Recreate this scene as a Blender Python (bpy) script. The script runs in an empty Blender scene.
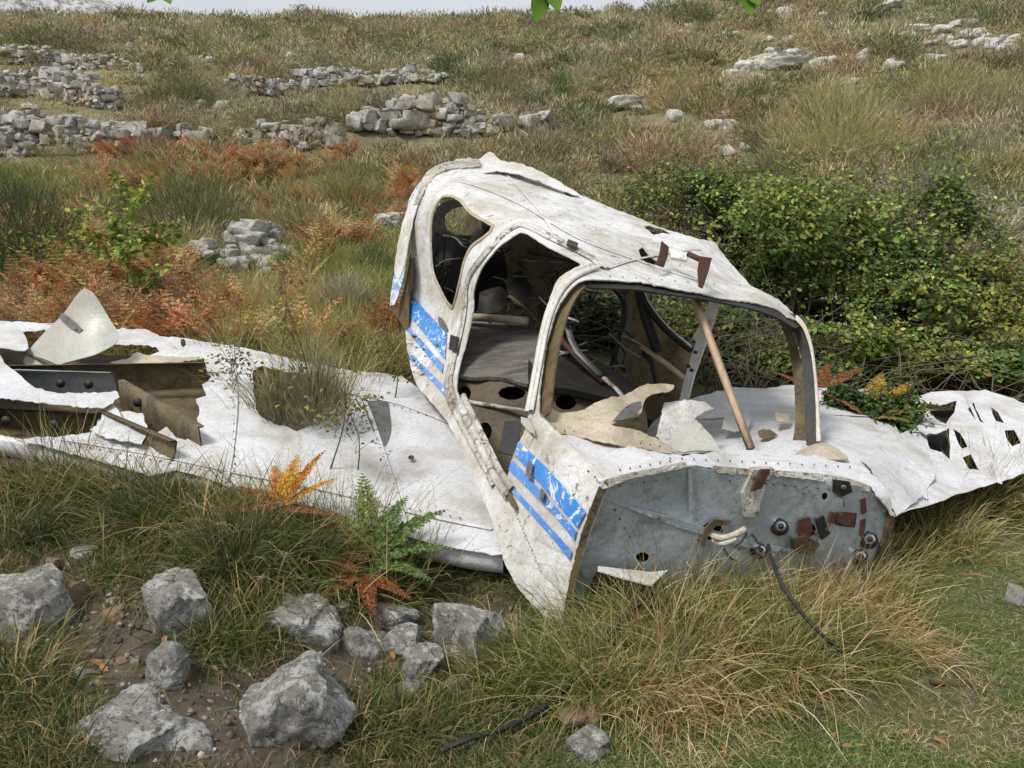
import bpy, bmesh, math, random
import numpy as np
from mathutils import Vector
from mathutils.geometry import delaunay_2d_cdt
random.seed(7); rng = np.random.default_rng(7)
SC = bpy.context.scene; COL = SC.collection; R = math.radians

# ------------------------------------------------------------------ camera, sky, sun, exposure
CAM_H = 1.4; PITCH = R(10); FPX = 769.0
cam = bpy.data.objects.new('camera', bpy.data.cameras.new('camera')); COL.objects.link(cam)
cam.location = (0, 0, CAM_H); cam.rotation_euler = (R(90) - PITCH, 0, 0)
cam.data.sensor_width = 36; cam.data.lens = FPX / 1024 * 36; cam.data.clip_start = .05; cam.data.clip_end = 3000
SC.camera = cam
SUN_EL, SUN_AZ = 56, -128      # elevation; azimuth seen from the camera (0 = ahead, minus = left)
w = bpy.data.worlds.new('World'); SC.world = w; w.use_nodes = True
nt = w.node_tree; nt.nodes.clear()
out = nt.nodes.new('ShaderNodeOutputWorld'); bg = nt.nodes.new('ShaderNodeBackground')
sky = nt.nodes.new('ShaderNodeTexSky'); sky.sky_type = 'NISHITA'; sky.sun_disc = False
sky.sun_elevation = R(SUN_EL); sky.sun_rotation = R(SUN_AZ); sky.dust_density = 3.0; sky.air_density = 1.0
tc = nt.nodes.new('ShaderNodeTexCoord'); mp = nt.nodes.new('ShaderNodeMapping'); mp.inputs['Scale'].default_value = (1, 1, 3)
nz = nt.nodes.new('ShaderNodeTexNoise'); nz.inputs['Scale'].default_value = 2.4; nz.inputs['Detail'].default_value = 6
rp = nt.nodes.new('ShaderNodeValToRGB'); rp.color_ramp.elements[0].position = .3; rp.color_ramp.elements[0].color = (.82, .82, .82, 1)
rp.color_ramp.elements[1].position = .6
mx = nt.nodes.new('ShaderNodeMix'); mx.data_type = 'RGBA'; mx.inputs[7].default_value = (7.0, 7.3, 7.8, 1)   # cloud deck
nt.links.new(tc.outputs['Generated'], mp.inputs[0]); nt.links.new(mp.outputs[0], nz.inputs[0]); nt.links.new(nz.outputs[0], rp.inputs[0])
nt.links.new(rp.outputs[0], mx.inputs[0]); nt.links.new(sky.outputs[0], mx.inputs[6]); nt.links.new(mx.outputs[2], bg.inputs[0])
bg.inputs[1].default_value = .074; nt.links.new(bg.outputs[0], out.inputs[0])
sd = bpy.data.lights.new('sun', 'SUN'); sd.energy = 2.6; sd.angle = R(16); sd.color = (1, .955, .89)
so = bpy.data.objects.new('sun', sd); COL.objects.link(so)
dv = Vector((math.sin(R(SUN_AZ)) * math.cos(R(SUN_EL)), math.cos(R(SUN_AZ)) * math.cos(R(SUN_EL)), math.sin(R(SUN_EL))))
so.rotation_euler = dv.to_track_quat('Z', 'Y').to_euler()
SC.view_settings.view_transform = 'Standard'; SC.view_settings.look = 'None'; SC.view_settings.gamma = 1
SC.view_settings.exposure = 0.42; SC.view_settings.use_curve_mapping = False
SC.render.engine = 'CYCLES'; SC.cycles.max_bounces = 6; SC.cycles.transparent_max_bounces = 6

# ------------------------------------------------------------------ survey helpers: sight line + distance -> place
CP, SP = math.cos(PITCH), math.sin(PITCH)
def W(px, py, Z):
    u = (px - 512) / FPX; v = (py - 384) / FPX
    return Vector((u * Z, (CP - v * SP) * Z, CAM_H - (v * CP + SP) * Z))
def Wn(p, Z):
    u = (p[:, 0] - 512) / FPX; v = (p[:, 1] - 384) / FPX
    return np.stack([u * Z, (CP - v * SP) * Z, CAM_H - (v * CP + SP) * Z], 1)
def view_Z(P):
    P = np.atleast_2d(P); return P[:, 1] * CP - (P[:, 2] - CAM_H) * SP
def to_px(P):
    P = np.atleast_2d(P); Z = view_Z(P); U = P[:, 1] * SP + (P[:, 2] - CAM_H) * CP
    return np.stack([512 + P[:, 0] / Z * FPX, 384 - U / Z * FPX], 1)
def _h(i, j, k, s):
    n = (i.astype(np.int64) * 374761393 + j.astype(np.int64) * 668265263 + k.astype(np.int64) * 2147483647 + s * 974711) & 0x7fffffff
    n = ((n ^ (n >> 13)) * 1274126177) & 0x7fffffff; n = (n ^ (n >> 16))
    return (n & 0xffff) / 65535.0
def vnoise(x, y, z=0, s=1):
    x, y, z = np.broadcast_arrays(np.asarray(x, float), np.asarray(y, float), np.asarray(z, float))
    i, j, k = np.floor(x), np.floor(y), np.floor(z); f, g, e = x - i, y - j, z - k
    f = f * f * (3 - 2 * f); g = g * g * (3 - 2 * g); e = e * e * (3 - 2 * e); r = 0
    for a in (0, 1):
        for b in (0, 1):
            for c in (0, 1):
                r = r + (f if a else 1 - f) * (g if b else 1 - g) * (e if c else 1 - e) * _h(i + a, j + b, k + c, s)
    return r * 2 - 1
def fbm(x, y, z=0, s=1, o=4):
    r = 0; a = 1.0; t = 0
    for q in range(o):
        r = r + a * vnoise(np.asarray(x) * 2**q, np.asarray(y) * 2**q, np.asarray(z) * 2**q, s + q * 17); t += a; a *= .5
    return r / t
def rbf(pts):            # smooth distance function over sight lines (planes stay planes)
    P = np.array(pts, float); c = P[:, :2].mean(0); X = (P[:, :2] - c) / 100; f = 1 / P[:, 2]; n = len(P)
    A1 = np.hstack([np.ones((n, 1)), X])
    if n <= 4:
        co, *_ = np.linalg.lstsq(A1, f, rcond=None)
        return lambda q: 1 / (np.hstack([np.ones((len(q), 1)), (np.asarray(q, float)[:, :2] - c) / 100]) @ co)
    def K(a, b):
        d2 = ((a[:, None] - b[None])**2).sum(-1); return .5 * d2 * np.log(d2 + 1e-12)
    M = np.zeros((n + 3, n + 3)); M[:n, :n] = K(X, X) + np.eye(n) * .01; M[:n, n:] = A1; M[n:, :n] = A1.T
    s = np.linalg.solve(M, np.concatenate([f, np.zeros(3)]))
    def fn(q):
        q = (np.asarray(q, float)[:, :2] - c) / 100
        return 1 / (K(q, X) @ s[:n] + np.hstack([np.ones((len(q), 1)), q]) @ s[n:])
    return fn

# ------------------------------------------------------------------ object helpers
def link(name, me, parent=None, mat=None, smooth=False):
    o = bpy.data.objects.new(name, me); COL.objects.link(o)
    if mat: me.materials.append(mat)
    if parent: o.parent = parent
    if smooth and len(me.polygons): me.polygons.foreach_set('use_smooth', [True] * len(me.polygons))
    return o
def tag(o, label=None, cat=None, group=None, kind=None):
    if label: o['label'] = label
    if cat: o['category'] = cat
    if group: o['group'] = group
    if kind: o['kind'] = kind
    return o
def empty(name, loc=(0, 0, 0)):
    o = bpy.data.objects.new(name, None); COL.objects.link(o); o.location = loc; o.empty_display_size = .1; return o
def local(o, org):       # put a mesh's origin at org
    org = Vector(org); me = o.data; n = len(me.vertices); a = np.empty(n * 3); me.vertices.foreach_get('co', a)
    a = a.reshape(-1, 3) - np.array(org); me.vertices.foreach_set('co', a.ravel()); o.location = org; me.update(); return o
def mesh_tris(name, V, F, col=None, parent=None, mat=None, smooth=False):
    me = bpy.data.meshes.new(name); V = np.asarray(V, np.float32); F = np.asarray(F, np.int32); k = F.shape[1]
    me.vertices.add(len(V)); me.vertices.foreach_set('co', V.ravel())
    me.loops.add(F.size); me.loops.foreach_set('vertex_index', F.ravel())
    me.polygons.add(len(F)); me.polygons.foreach_set('loop_start', np.arange(len(F), dtype=np.int32) * k)
    me.polygons.foreach_set('loop_total', np.full(len(F), k, np.int32))
    me.update(calc_edges=True)
    if col is not None:
        ca = me.color_attributes.new('Col', 'FLOAT_COLOR', 'POINT'); c4 = np.ones((len(V), 4), np.float32); c4[:, :3] = col
        ca.data.foreach_set('color', c4.ravel())
    return link(name, me, parent, mat, smooth)
def pip(P, poly):
    x, y = P[:, 0], P[:, 1]; ins = np.zeros(len(P), bool); n = len(poly)
    for i in range(n):
        x1, y1 = poly[i]; x2, y2 = poly[(i + 1) % n]
        c = ((y1 > y) != (y2 > y)) & (x < (x2 - x1) * (y - y1) / (y2 - y1 + 1e-12) + x1); ins ^= c
    return ins
def smooth_poly(poly, step, closed=True, curve=True):
    P = [np.array(p, float) for p in poly]; n = len(P); o = []
    for i in range(n if closed else n - 1):
        p0, p1, p2, p3 = (P[(i + k - 1) % n] if closed else P[min(max(i + k - 1, 0), n - 1)] for k in range(4))
        m = max(1, int(np.linalg.norm(p2 - p1) / step))
        for t in np.arange(m) / m:
            if curve: o.append(.5 * (2 * p1 + (p2 - p0) * t + (2 * p0 - 5 * p1 + 4 * p2 - p3) * t**2 + (3 * p1 - p0 - 3 * p2 + p3) * t**3))
            else: o.append(p1 + (p2 - p1) * t)
    if not closed: o.append(P[-1])
    return np.array(o)
def panel(name, outline, dfn, mat, parent=None, holes=(), step=5, thick=.004, crumple=0, cscale=6, curve=True, jag=0, jagh=0, off=0, seed=1, smooth=True, drop=None):
    """sheet-metal panel: outline + holes, surface from the distance function, real thickness, dents"""
    if callable(dfn) is False: dfn = rbf(dfn)
    rs = np.random.default_rng(seed)
    def prep(pl, jg):
        q = smooth_poly(pl, step * .8, True, curve)
        if jg: q = q + rs.normal(0, jg, q.shape)
        return q
    O = prep(outline, jag); H = [prep(h, jagh) for h in holes]
    lo, hi = O.min(0), O.max(0)
    gx, gy = np.meshgrid(np.arange(lo[0], hi[0], step), np.arange(lo[1], hi[1], step)); g = np.stack([gx.ravel(), gy.ravel()], 1)
    g = g + rs.uniform(-.2, .2, g.shape) * step
    k = pip(g, O)
    for h in H: k &= ~pip(g, h)
    allb = np.vstack([O] + H); g = g[k]
    if len(g): g = g[(((g[:, None] - allb[None])**2).sum(-1).min(1)) > (step * .45)**2]
    V2 = np.vstack([allb, g]); E = []; b = 0
    for L in [O] + H:
        n = len(L); E += [(b + i, b + (i + 1) % n) for i in range(n)]; b += n
    r = delaunay_2d_cdt([Vector(v) for v in V2], E, [], 0, 1e-4)
    v2 = np.array([tuple(v) for v in r[0]]); T = np.array([f for f in r[2] if len(f) == 3]); c = v2[T].mean(1)
    k = pip(c, O)
    for h in H: k &= ~pip(c, h)
    T = T[k]; P = Wn(v2, dfn(v2))
    e1 = P[T[:, 1]] - P[T[:, 0]]; e2 = P[T[:, 2]] - P[T[:, 0]]; nr = np.cross(e1, e2)
    tocam = np.array([0, 0, CAM_H]) - P[T].mean(1); fl = (nr * tocam).sum(1) < 0
    T[fl] = T[fl][:, ::-1]; nr[fl] *= -1
    N = np.zeros_like(P)
    for q in range(3): np.add.at(N, T[:, q], nr)
    N /= np.linalg.norm(N, axis=1)[:, None] + 1e-12
    P = P + N * off
    if crumple:
        d = fbm(P[:, 0] * cscale, P[:, 1] * cscale, P[:, 2] * cscale, seed, 4)
        rc = np.random.default_rng(seed + 50); d2 = 0                                    # straight folds, as in bent sheet
        for q in range(7):
            kv = rc.normal(0, 1, 3); kv *= cscale * rc.uniform(.35, 1.1) / np.linalg.norm(kv); ph = P @ kv + rc.uniform(0, 9) + .25 * d
            mk = np.clip(vnoise(P[:, 0] * cscale * .35, P[:, 1] * cscale * .35, P[:, 2] * cscale * .35, seed + q) * 1.6 + .2, 0, 1)
            d2 = d2 + (np.abs(ph % 2 - 1) - .5) * mk * .7
        P = P + N * (crumple * (.55 * d + .75 * d2))[:, None]
    if drop: P = P + np.array(drop)
    if thick:
        from collections import Counter
        ec = {}
        for t in T:
            for a, b2 in ((t[0], t[1]), (t[1], t[2]), (t[2], t[0])):
                if (b2, a) in ec: del ec[(b2, a)]
                else: ec[(a, b2)] = 1
        n = len(P); B = P - N * thick
        side = []
        V = [P, B]; m_ = 2 * n; E2 = np.array(list(ec)); V += [P[E2[:, 0]], P[E2[:, 1]], B[E2[:, 0]], B[E2[:, 1]]]; q = len(E2); i = np.arange(q) + m_
        side = np.vstack([np.stack([i + q, i, i + 2 * q], 1), np.stack([i + q, i + 2 * q, i + 3 * q], 1)])
        V = np.vstack(V); F = np.vstack([T, T[:, ::-1] + n, side])
    else: V, F = P, T
    return mesh_tris(name, V, F, None, parent, mat, smooth and crumple < .035)
def tube(name, pts, r, mat, parent=None, sides=8, curve=0, flat=1.0, caps=True, taper=1.0):
    P = np.array([tuple(p) for p in pts], float)
    if curve: P = smooth_poly(P, curve, False)
    n = len(P); T = np.gradient(P, axis=0); T /= np.linalg.norm(T, axis=1)[:, None] + 1e-9
    up = np.array([0, 0, 1.]) if abs(T[0, 2]) < .9 else np.array([1., 0, 0]); V = []
    A = np.cross(T[0], up); A /= np.linalg.norm(A)
    for i in range(n):
        A = A - T[i] * A.dot(T[i]); A /= np.linalg.norm(A); B = np.cross(T[i], A); rr = r * (1 + (taper - 1) * i / max(1, n - 1))
        for k in range(sides):
            a = 2 * math.pi * (k + .5) / sides; V.append(P[i] + rr * (A * math.cos(a) + flat * B * math.sin(a)))
    F = []
    for i in range(n - 1):
        for k in range(sides):
            a, b = i * sides + k, i * sides + (k + 1) % sides; F += [(a, b, b + sides), (a, b + sides, a + sides)]
    if caps:
        for k in range(1, sides - 1): F += [(0, k + 1, k), ((n - 1) * sides, (n - 1) * sides + k, (n - 1) * sides + k + 1)]
    V = np.array(V); F = np.array(F)
    if name is None: return V, F
    return mesh_tris(name, V, F, None, parent, mat, sides > 4)
def join_vf(parts):
    V = []; F = []; b = 0
    for v, f in parts: V.append(v); F.append(np.asarray(f) + b); b += len(v)
    return np.vstack(V), np.vstack(F)
def ribbon(name, path, dfn, width, mat, parent=None, off=.004, h=.004, step=4, closed=False, inner=None):
    """pressed strip following a path on the shell surface; width in metres"""
    p2 = smooth_poly(path, step, closed); P = Wn(p2, dfn(p2)); e = 1.0
    gx = Wn(p2 + [e, 0], dfn(p2 + [e, 0])) - P; gy = Wn(p2 + [0, e], dfn(p2 + [0, e])) - P
    N = np.cross(gx, gy); N /= np.linalg.norm(N, axis=1)[:, None]; N[(N * (np.array([0, 0, CAM_H]) - P)).sum(1) < 0] *= -1
    T = np.gradient(P, axis=0); T /= np.linalg.norm(T, axis=1)[:, None]; S = np.cross(T, N); hw = width / 2
    prof = [(-1, -.3), (-.9, 1), (-.35, 1.5), (-.25, .6), (.25, .6), (.35, 1.5), (.9, 1), (1, -.3)]; k = len(prof)
    V = np.stack([P + S * (a * hw) + N * (off + b * h) for a, b in prof], 1).reshape(-1, 3); F = []; n = len(P)
    for i in range(n if closed else n - 1):
        for j in range(k - 1):
            a = i * k + j; b = ((i + 1) % n) * k + j; F += [(a, a + 1, b + 1), (a, b + 1, b)]
    return mesh_tris(name, V, np.array(F), None, parent, mat, False)
def blades(base, d, L, wd, droop, col, seg=3, tipcol=None):
    n = len(base); d = d / np.linalg.norm(d, axis=1)[:, None]
    s = np.cross(d, rng.normal(0, 1, (n, 3))); s /= np.linalg.norm(s, axis=1)[:, None] + 1e-9
    hz = d.copy(); hz[:, 2] = 0; hz /= np.linalg.norm(hz, axis=1)[:, None] + 1e-6
    ts = np.linspace(0, 1, seg + 1); V = []
    for i, t in enumerate(ts):
        p = base + d * (L * t)[:, None] + (hz * .5 - np.array([0, 0, 1.0])) * (droop * L * t * t)[:, None]
        wq = wd * (1 - t)**.6 * .5
        if i < seg: V += [p - s * wq[:, None], p + s * wq[:, None]]
        else: V += [p]
    V = np.stack(V, 1); k = V.shape[1]; F = []
    for i in range(seg - 1): a = 2 * i; F += [(a, a + 1, a + 3), (a, a + 3, a + 2)]
    a = 2 * (seg - 1); F += [(a, a + 1, a + 2)]
    F = (np.arange(n) * k)[:, None, None] + np.array(F)[None]
    C = np.repeat(col[:, None], k, 1)
    if tipcol is not None:
        tt = np.array([ts[i // 2] if i < 2 * seg else 1 for i in range(k)])[None, :, None]; C = C * (1 - tt) + tipcol[:, None] * tt
    return V.reshape(-1, 3), F.reshape(-1, 3), C.reshape(-1, 3)
def leaves(c, nrm, size, col, asp=.6, fold=.25):
    n = len(c); nrm = nrm / (np.linalg.norm(nrm, axis=1)[:, None] + 1e-9); a = np.cross(nrm, rng.normal(0, 1, (n, 3))); a /= np.linalg.norm(a, axis=1)[:, None] + 1e-9
    b = np.cross(nrm, a); sh = [(-1, 0, 0), (-.35, asp, fold), (.45, asp * .75, fold), (1, 0, 0), (.45, -asp * .75, fold), (-.35, -asp, fold)]
    V = np.stack([c + size[:, None] * .5 * (a * x + b * y + nrm * z) for x, y, z in sh], 1)
    F = (np.arange(n) * 6)[:, None, None] + np.array([(0, 1, 2), (0, 2, 3), (0, 3, 4), (0, 4, 5)])[None]
    return V.reshape(-1, 3), F.reshape(-1, 3), np.repeat(col, 6, 0)
def cat3(*parts):
    V = []; F = []; C = []; b = 0
    for v, f, c in parts: V.append(v); F.append(f + b); C.append(c); b += len(v)
    return np.vstack(V), np.vstack(F), np.vstack(C)
def jit(c, n, a=.25, h=.12):
    c = np.array(c, float); r = np.exp(rng.normal(0, a, (n, 1))); return np.clip(c * r * (1 + rng.normal(0, h, (n, 3))), .003, .9)

# ------------------------------------------------------------------ materials
def newmat(name):
    m = bpy.data.materials.new(name); m.use_nodes = True; n = m.node_tree; b = n.nodes['Principled BSDF']; return m, n, b
def N_(n, t, **k):
    x = n.nodes.new(t)
    for a, v in k.items():
        if a in x.inputs.keys(): x.inputs[a].default_value = v
        else: setattr(x, a, v)
    return x
def noise(n, scale, detail=6, rough=.6, vec=None, dist=0):
    x = N_(n, 'ShaderNodeTexNoise'); x.inputs['Scale'].default_value = scale; x.inputs['Detail'].default_value = detail
    x.inputs['Roughness'].default_value = rough; x.inputs['Distortion'].default_value = dist
    if vec: n.links.new(vec, x.inputs['Vector'])
    return x.outputs[0]
def ramp(n, src, stops):
    x = n.nodes.new('ShaderNodeValToRGB'); e = x.color_ramp.elements
    while len(e) < len(stops): e.new(.5)
    for q, (p, c) in zip(e, stops): q.position = p; q.color = (c, c, c, 1) if not isinstance(c, tuple) else (*c, 1)
    n.links.new(src, x.inputs[0]); return x.outputs[0]
def mixc(n, f, a, b):
    x = n.nodes.new('ShaderNodeMix'); x.data_type = 'RGBA'
    for s, v in ((0, f), (6, a), (7, b)):
        if isinstance(v, (tuple, float, int)): x.inputs[s].default_value = (*v, 1) if isinstance(v, tuple) else v
        else: n.links.new(v, x.inputs[s])
    return x.outputs[2]
def bump(n, b, src, strength=.3, dist=.01):
    x = N_(n, 'ShaderNodeBump'); x.inputs['Strength'].default_value = strength; x.inputs['Distance'].default_value = dist
    n.links.new(src, x.inputs['Height']); n.links.new(x.outputs[0], b.inputs['Normal'])
def geo_pos(n): return n.nodes.new('ShaderNodeTexCoord').outputs['Object']
def mat_paint(name, base, dirt=(.30, .26, .19), under=(.35, .36, .36), chips=.66, dirt_lo=.5, rough=.42, dirt_hi=.8, creases=.35):
    m, n, b = newmat(name); v = geo_pos(n)
    c = mixc(n, ramp(n, noise(n, 3.2, 8, .68, v, .4), [(dirt_lo - .04, 0.0), (dirt_lo + .16, .8)]), base, dirt)
    c = mixc(n, ramp(n, noise(n, 30, 6, .75, v, 1.5), [(.50, 0.0), (.66, .55)]), c, dirt)
    c = mixc(n, ramp(n, noise(n, 90, 4, .7, v), [(.56, 0.0), (.64, .5)]), c, tuple(x * .6 for x in dirt))
    c = mixc(n, ramp(n, noise(n, 11, 9, .8, v, 1.2), [(chips - .06, 0.0), (chips - .04, 1.0)]), c, under)
    n.links.new(c, b.inputs['Base Color']); b.inputs['Roughness'].default_value = rough
    h = noise(n, 9, 5, .5, v, .8); w2 = N_(n, 'ShaderNodeTexVoronoi'); w2.feature = 'DISTANCE_TO_EDGE'; w2.inputs['Scale'].default_value = 5
    n.links.new(mixc(n, .25, v, n.nodes.new('ShaderNodeTexNoise').outputs[1]), w2.inputs['Vector'])
    hh = mixc(n, .45, h, ramp(n, w2.outputs[0], [(0.0, 0.0), (.12, .8)]))
    bump(n, b, hh, creases, .02); return m
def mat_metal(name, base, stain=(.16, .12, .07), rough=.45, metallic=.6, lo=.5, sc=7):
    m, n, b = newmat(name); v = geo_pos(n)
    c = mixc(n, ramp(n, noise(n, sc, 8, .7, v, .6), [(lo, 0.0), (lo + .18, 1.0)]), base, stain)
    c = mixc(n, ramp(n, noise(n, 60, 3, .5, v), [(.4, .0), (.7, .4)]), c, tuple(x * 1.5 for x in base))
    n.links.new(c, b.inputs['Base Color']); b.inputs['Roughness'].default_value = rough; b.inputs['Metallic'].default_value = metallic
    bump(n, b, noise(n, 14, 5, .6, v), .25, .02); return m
def mat_leaf(name, trans=.3, rough=.6):
    m = bpy.data.materials.new(name); m.use_nodes = True; n = m.node_tree; n.nodes.clear()
    a = n.nodes.new('ShaderNodeVertexColor'); a.layer_name = 'Col'; d = N_(n, 'ShaderNodeBsdfPrincipled'); d.inputs['Roughness'].default_value = rough
    d.inputs['Specular IOR Level'].default_value = .25
    t = n.nodes.new('ShaderNodeBsdfTranslucent'); mx = n.nodes.new('ShaderNodeMixShader'); mx.inputs[0].default_value = trans; o = n.nodes.new('ShaderNodeOutputMaterial')
    n.links.new(a.outputs[0], d.inputs[0]); n.links.new(a.outputs[0], t.inputs[0]); n.links.new(d.outputs[0], mx.inputs[1]); n.links.new(t.outputs[0], mx.inputs[2]); n.links.new(mx.outputs[0], o.inputs[0])
    return m
def mat_rock(name, a, b2, lichen=.5, dark=.6, sc=1.0):
    m, n, b = newmat(name); v = geo_pos(n)
    c = mixc(n, ramp(n, noise(n, 4 * sc, 10, .72, v, .8), [(.42, 0.0), (.58, 1.0)]), a, b2)
    c = mixc(n, ramp(n, noise(n, 2.6 * sc, 6, .65, v, .4), [(.54, 0.0), (.66, .65)]), c, tuple(x * y for x, y in zip(a, (.80, .62, .42))))
    c = mixc(n, ramp(n, noise(n, 13 * sc, 12, .78, v, .2), [(lichen, 0.0), (lichen + .035, .9)]), c, (.74, .74, .70))
    c = mixc(n, ramp(n, noise(n, 24 * sc, 10, .85, v, .6), [(dark - .06, 0.0), (dark - .03, .85)]), c, (.07, .065, .055))  # dark noise paints the shade of pits into the stone colour
    c = mixc(n, ramp(n, noise(n, 70 * sc, 4, .8, v), [(.55, 0.0), (.62, .6)]), c, (.10, .095, .085))
    n.links.new(c, b.inputs['Base Color']); b.inputs['Roughness'].default_value = .97; b.inputs['Specular IOR Level'].default_value = .2
    bump(n, b, noise(n, 20 * sc, 14, .85, v, .3), 1.0, .03 / sc); return m
M = {}
M['white'] = mat_paint('white aircraft paint', (.70, .70, .695), (.42, .37, .28), (.26, .25, .22), chips=.69, dirt_lo=.47)
M['roof'] = mat_paint('weathered white roof paint', (.69, .695, .70), (.38, .34, .26), (.20, .18, .15), chips=.655, dirt_lo=.455, creases=.5)
M['wing'] = mat_paint('white wing paint', (.64, .65, .68), (.38, .35, .29), (.28, .26, .23), chips=.72, dirt_lo=.49, creases=.16)
M['cream'] = mat_paint('cream primer', (.50, .44, .34), (.28, .22, .14), (.30, .2, .12), chips=.66, dirt_lo=.45)
M['frame'] = mat_paint('off white frame', (.60, .60, .57), (.25, .21, .15), (.14, .11, .08), chips=.6, dirt_lo=.44)
M['blue'] = mat_paint('blue stripe paint', (.035, .23, .66), (.2, .3, .5), (.72, .73, .74), chips=.60, dirt_lo=.56, creases=.15)
M['blue3'] = mat_paint('worn blue over white', (.08, .27, .66), (.3, .4, .55), (.68, .69, .70), chips=.55, dirt_lo=.5, creases=.2)
M['blue2'] = mat_paint('faded blue stripe paint', (.06, .24, .66), (.3, .4, .55), (.72, .73, .74), chips=.625, dirt_lo=.56, creases=.15)
M['brown'] = mat_metal('olive brown primed metal', (.13, .095, .045), (.04, .03, .02), .6, .1, .44)
M['tan'] = mat_metal('darkened tan panel', (.13, .095, .045), (.035, .028, .018), .75, 0, .44)  # tan darkened so its colour carries the shade of the cabin wall
M['bulkhead'] = mat_metal('shaded olive primer', (.085, .062, .028), (.03, .022, .014), .7, 0, .44)  # darker copy of the olive brown primer, cabin shade put into its colour
M['tan2'] = mat_metal('tan lining', (.26, .195, .10), (.10, .075, .04), .75, 0, .48)
M['dark'] = mat_metal('near black metal', (.022, .021, .02), (.05, .04, .03), .6, .3)  # near black; also puts the shade of cabin and hollows into the colour
M['grey'] = mat_metal('grey inner metal', (.15, .15, .145), (.07, .06, .045), .6, .4)
M['firewall'] = mat_metal('blue grey galvanised sheet', (.34, .385, .42), (.16, .17, .17), .45, .3, .49, 5)
M['rust'] = mat_metal('rusty steel', (.085, .038, .026), (.035, .022, .018), .85, .2)
M['chrome'] = mat_metal('bright metal', (.6, .6, .6), (.3, .3, .3), .25, .9, .6)
M['black'] = mat_metal('black rubber', (.014, .014, .014), (.05, .045, .04), .7, 0)
M['finpanel'] = mat_paint('pale grey green panel', (.46, .47, .43), (.38, .35, .27), (.30, .30, .27), chips=.68, dirt_lo=.5, creases=.1)
M['leaf'] = mat_leaf('foliage', .3); M['grass'] = mat_leaf('grass', .25, .55); M['twig'] = mat_leaf('twigs', 0.0, .9)
M['rock'] = mat_rock('grey limestone', (.46, .44, .40), (.26, .25, .225), .50, .61)
M['rock_pale'] = mat_rock('pale limestone', (.64, .62, .57), (.45, .43, .39), .5, .66, .5)
M['rock_wall'] = mat_rock('wall limestone', (.62, .60, .54), (.42, .40, .36), .53, .64, .35)
M['rock_tan'] = mat_rock('reddish limestone', (.40, .27, .17), (.28, .2, .13), .6, .66, 1.6)
m, n, b = newmat('weathered wood'); v = geo_pos(n); mp2 = N_(n, 'ShaderNodeMapping'); mp2.inputs['Scale'].default_value = (60, 60, 3); n.links.new(v, mp2.inputs[0])
c = mixc(n, ramp(n, noise(n, 1, 5, .6, mp2.outputs[0]), [(.3, 0.0), (.7, 1.0)]), (.60, .46, .30), (.40, .29, .18)); n.links.new(c, b.inputs['Base Color']); b.inputs['Roughness'].default_value = .85; M['wood'] = m
m, n, b = newmat('grey weathered board'); v = geo_pos(n); mp2 = N_(n, 'ShaderNodeMapping'); mp2.inputs['Scale'].default_value = (4, 30, 30); n.links.new(v, mp2.inputs[0])
c = mixc(n, ramp(n, noise(n, 1, 6, .7, mp2.outputs[0]), [(.35, 0.0), (.65, 1.0)]), (.17, .155, .135), (.05, .045, .04)); n.links.new(c, b.inputs['Base Color']); b.inputs['Roughness'].default_value = .85; bump(n, b, noise(n, 1, 6, .7, mp2.outputs[0]), .5, .01); M['board'] = m
m, n, b = newmat('hill ground'); v = geo_pos(n)
c = mixc(n, ramp(n, noise(n, .35, 8, .7, v), [(.35, 0.0), (.65, 1.0)]), (.20, .17, .09), (.12, .11, .06))
c = mixc(n, ramp(n, noise(n, 2.2, 8, .75, v), [(.45, 0.0), (.7, .9)]), c, (.30, .25, .14))
soil = mixc(n, ramp(n, noise(n, 14, 8, .75, v), [(.35, 0.0), (.7, 1.0)]), (.06, .047, .034), (.21, .165, .12))
lawn = mixc(n, ramp(n, noise(n, 30, 6, .8, v), [(.4, 0.0), (.65, 1.0)]), (.08, .10, .03), (.22, .18, .09))
sep = N_(n, 'ShaderNodeSeparateXYZ'); n.links.new(v, sep.inputs[0])
def mrange(src, a, b_):
    x = N_(n, 'ShaderNodeMapRange'); x.interpolation_type = 'SMOOTHSTEP'; x.inputs[1].default_value = a; x.inputs[2].default_value = b_; n.links.new(src, x.inputs[0]); return x.outputs[0]
near = mixc(n, mrange(sep.outputs[0], .05, .6), soil, lawn)
near = mixc(n, ramp(n, noise(n, 2.0, 5, .7, v), [(.52, 0.0), (.62, .8)]), near, soil)
c = mixc(n, mrange(sep.outputs[1], 4.2, 6.5), near, c)
n.links.new(c, b.inputs['Base Color']); b.inputs['Roughness'].default_value = 1; bump(n, b, noise(n, 35, 8, .8, v), .8, .03); M['ground'] = m
m, n, b = newmat('far mountain'); v = geo_pos(n)
c = mixc(n, ramp(n, noise(n, .5, 10, .85, v), [(.44, 0.0), (.54, 1.0)]), (.13, .13, .11), (.50, .50, .48)); n.links.new(c, b.inputs['Base Color']); b.inputs['Roughness'].default_value = 1; M['mountain'] = m

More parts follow.
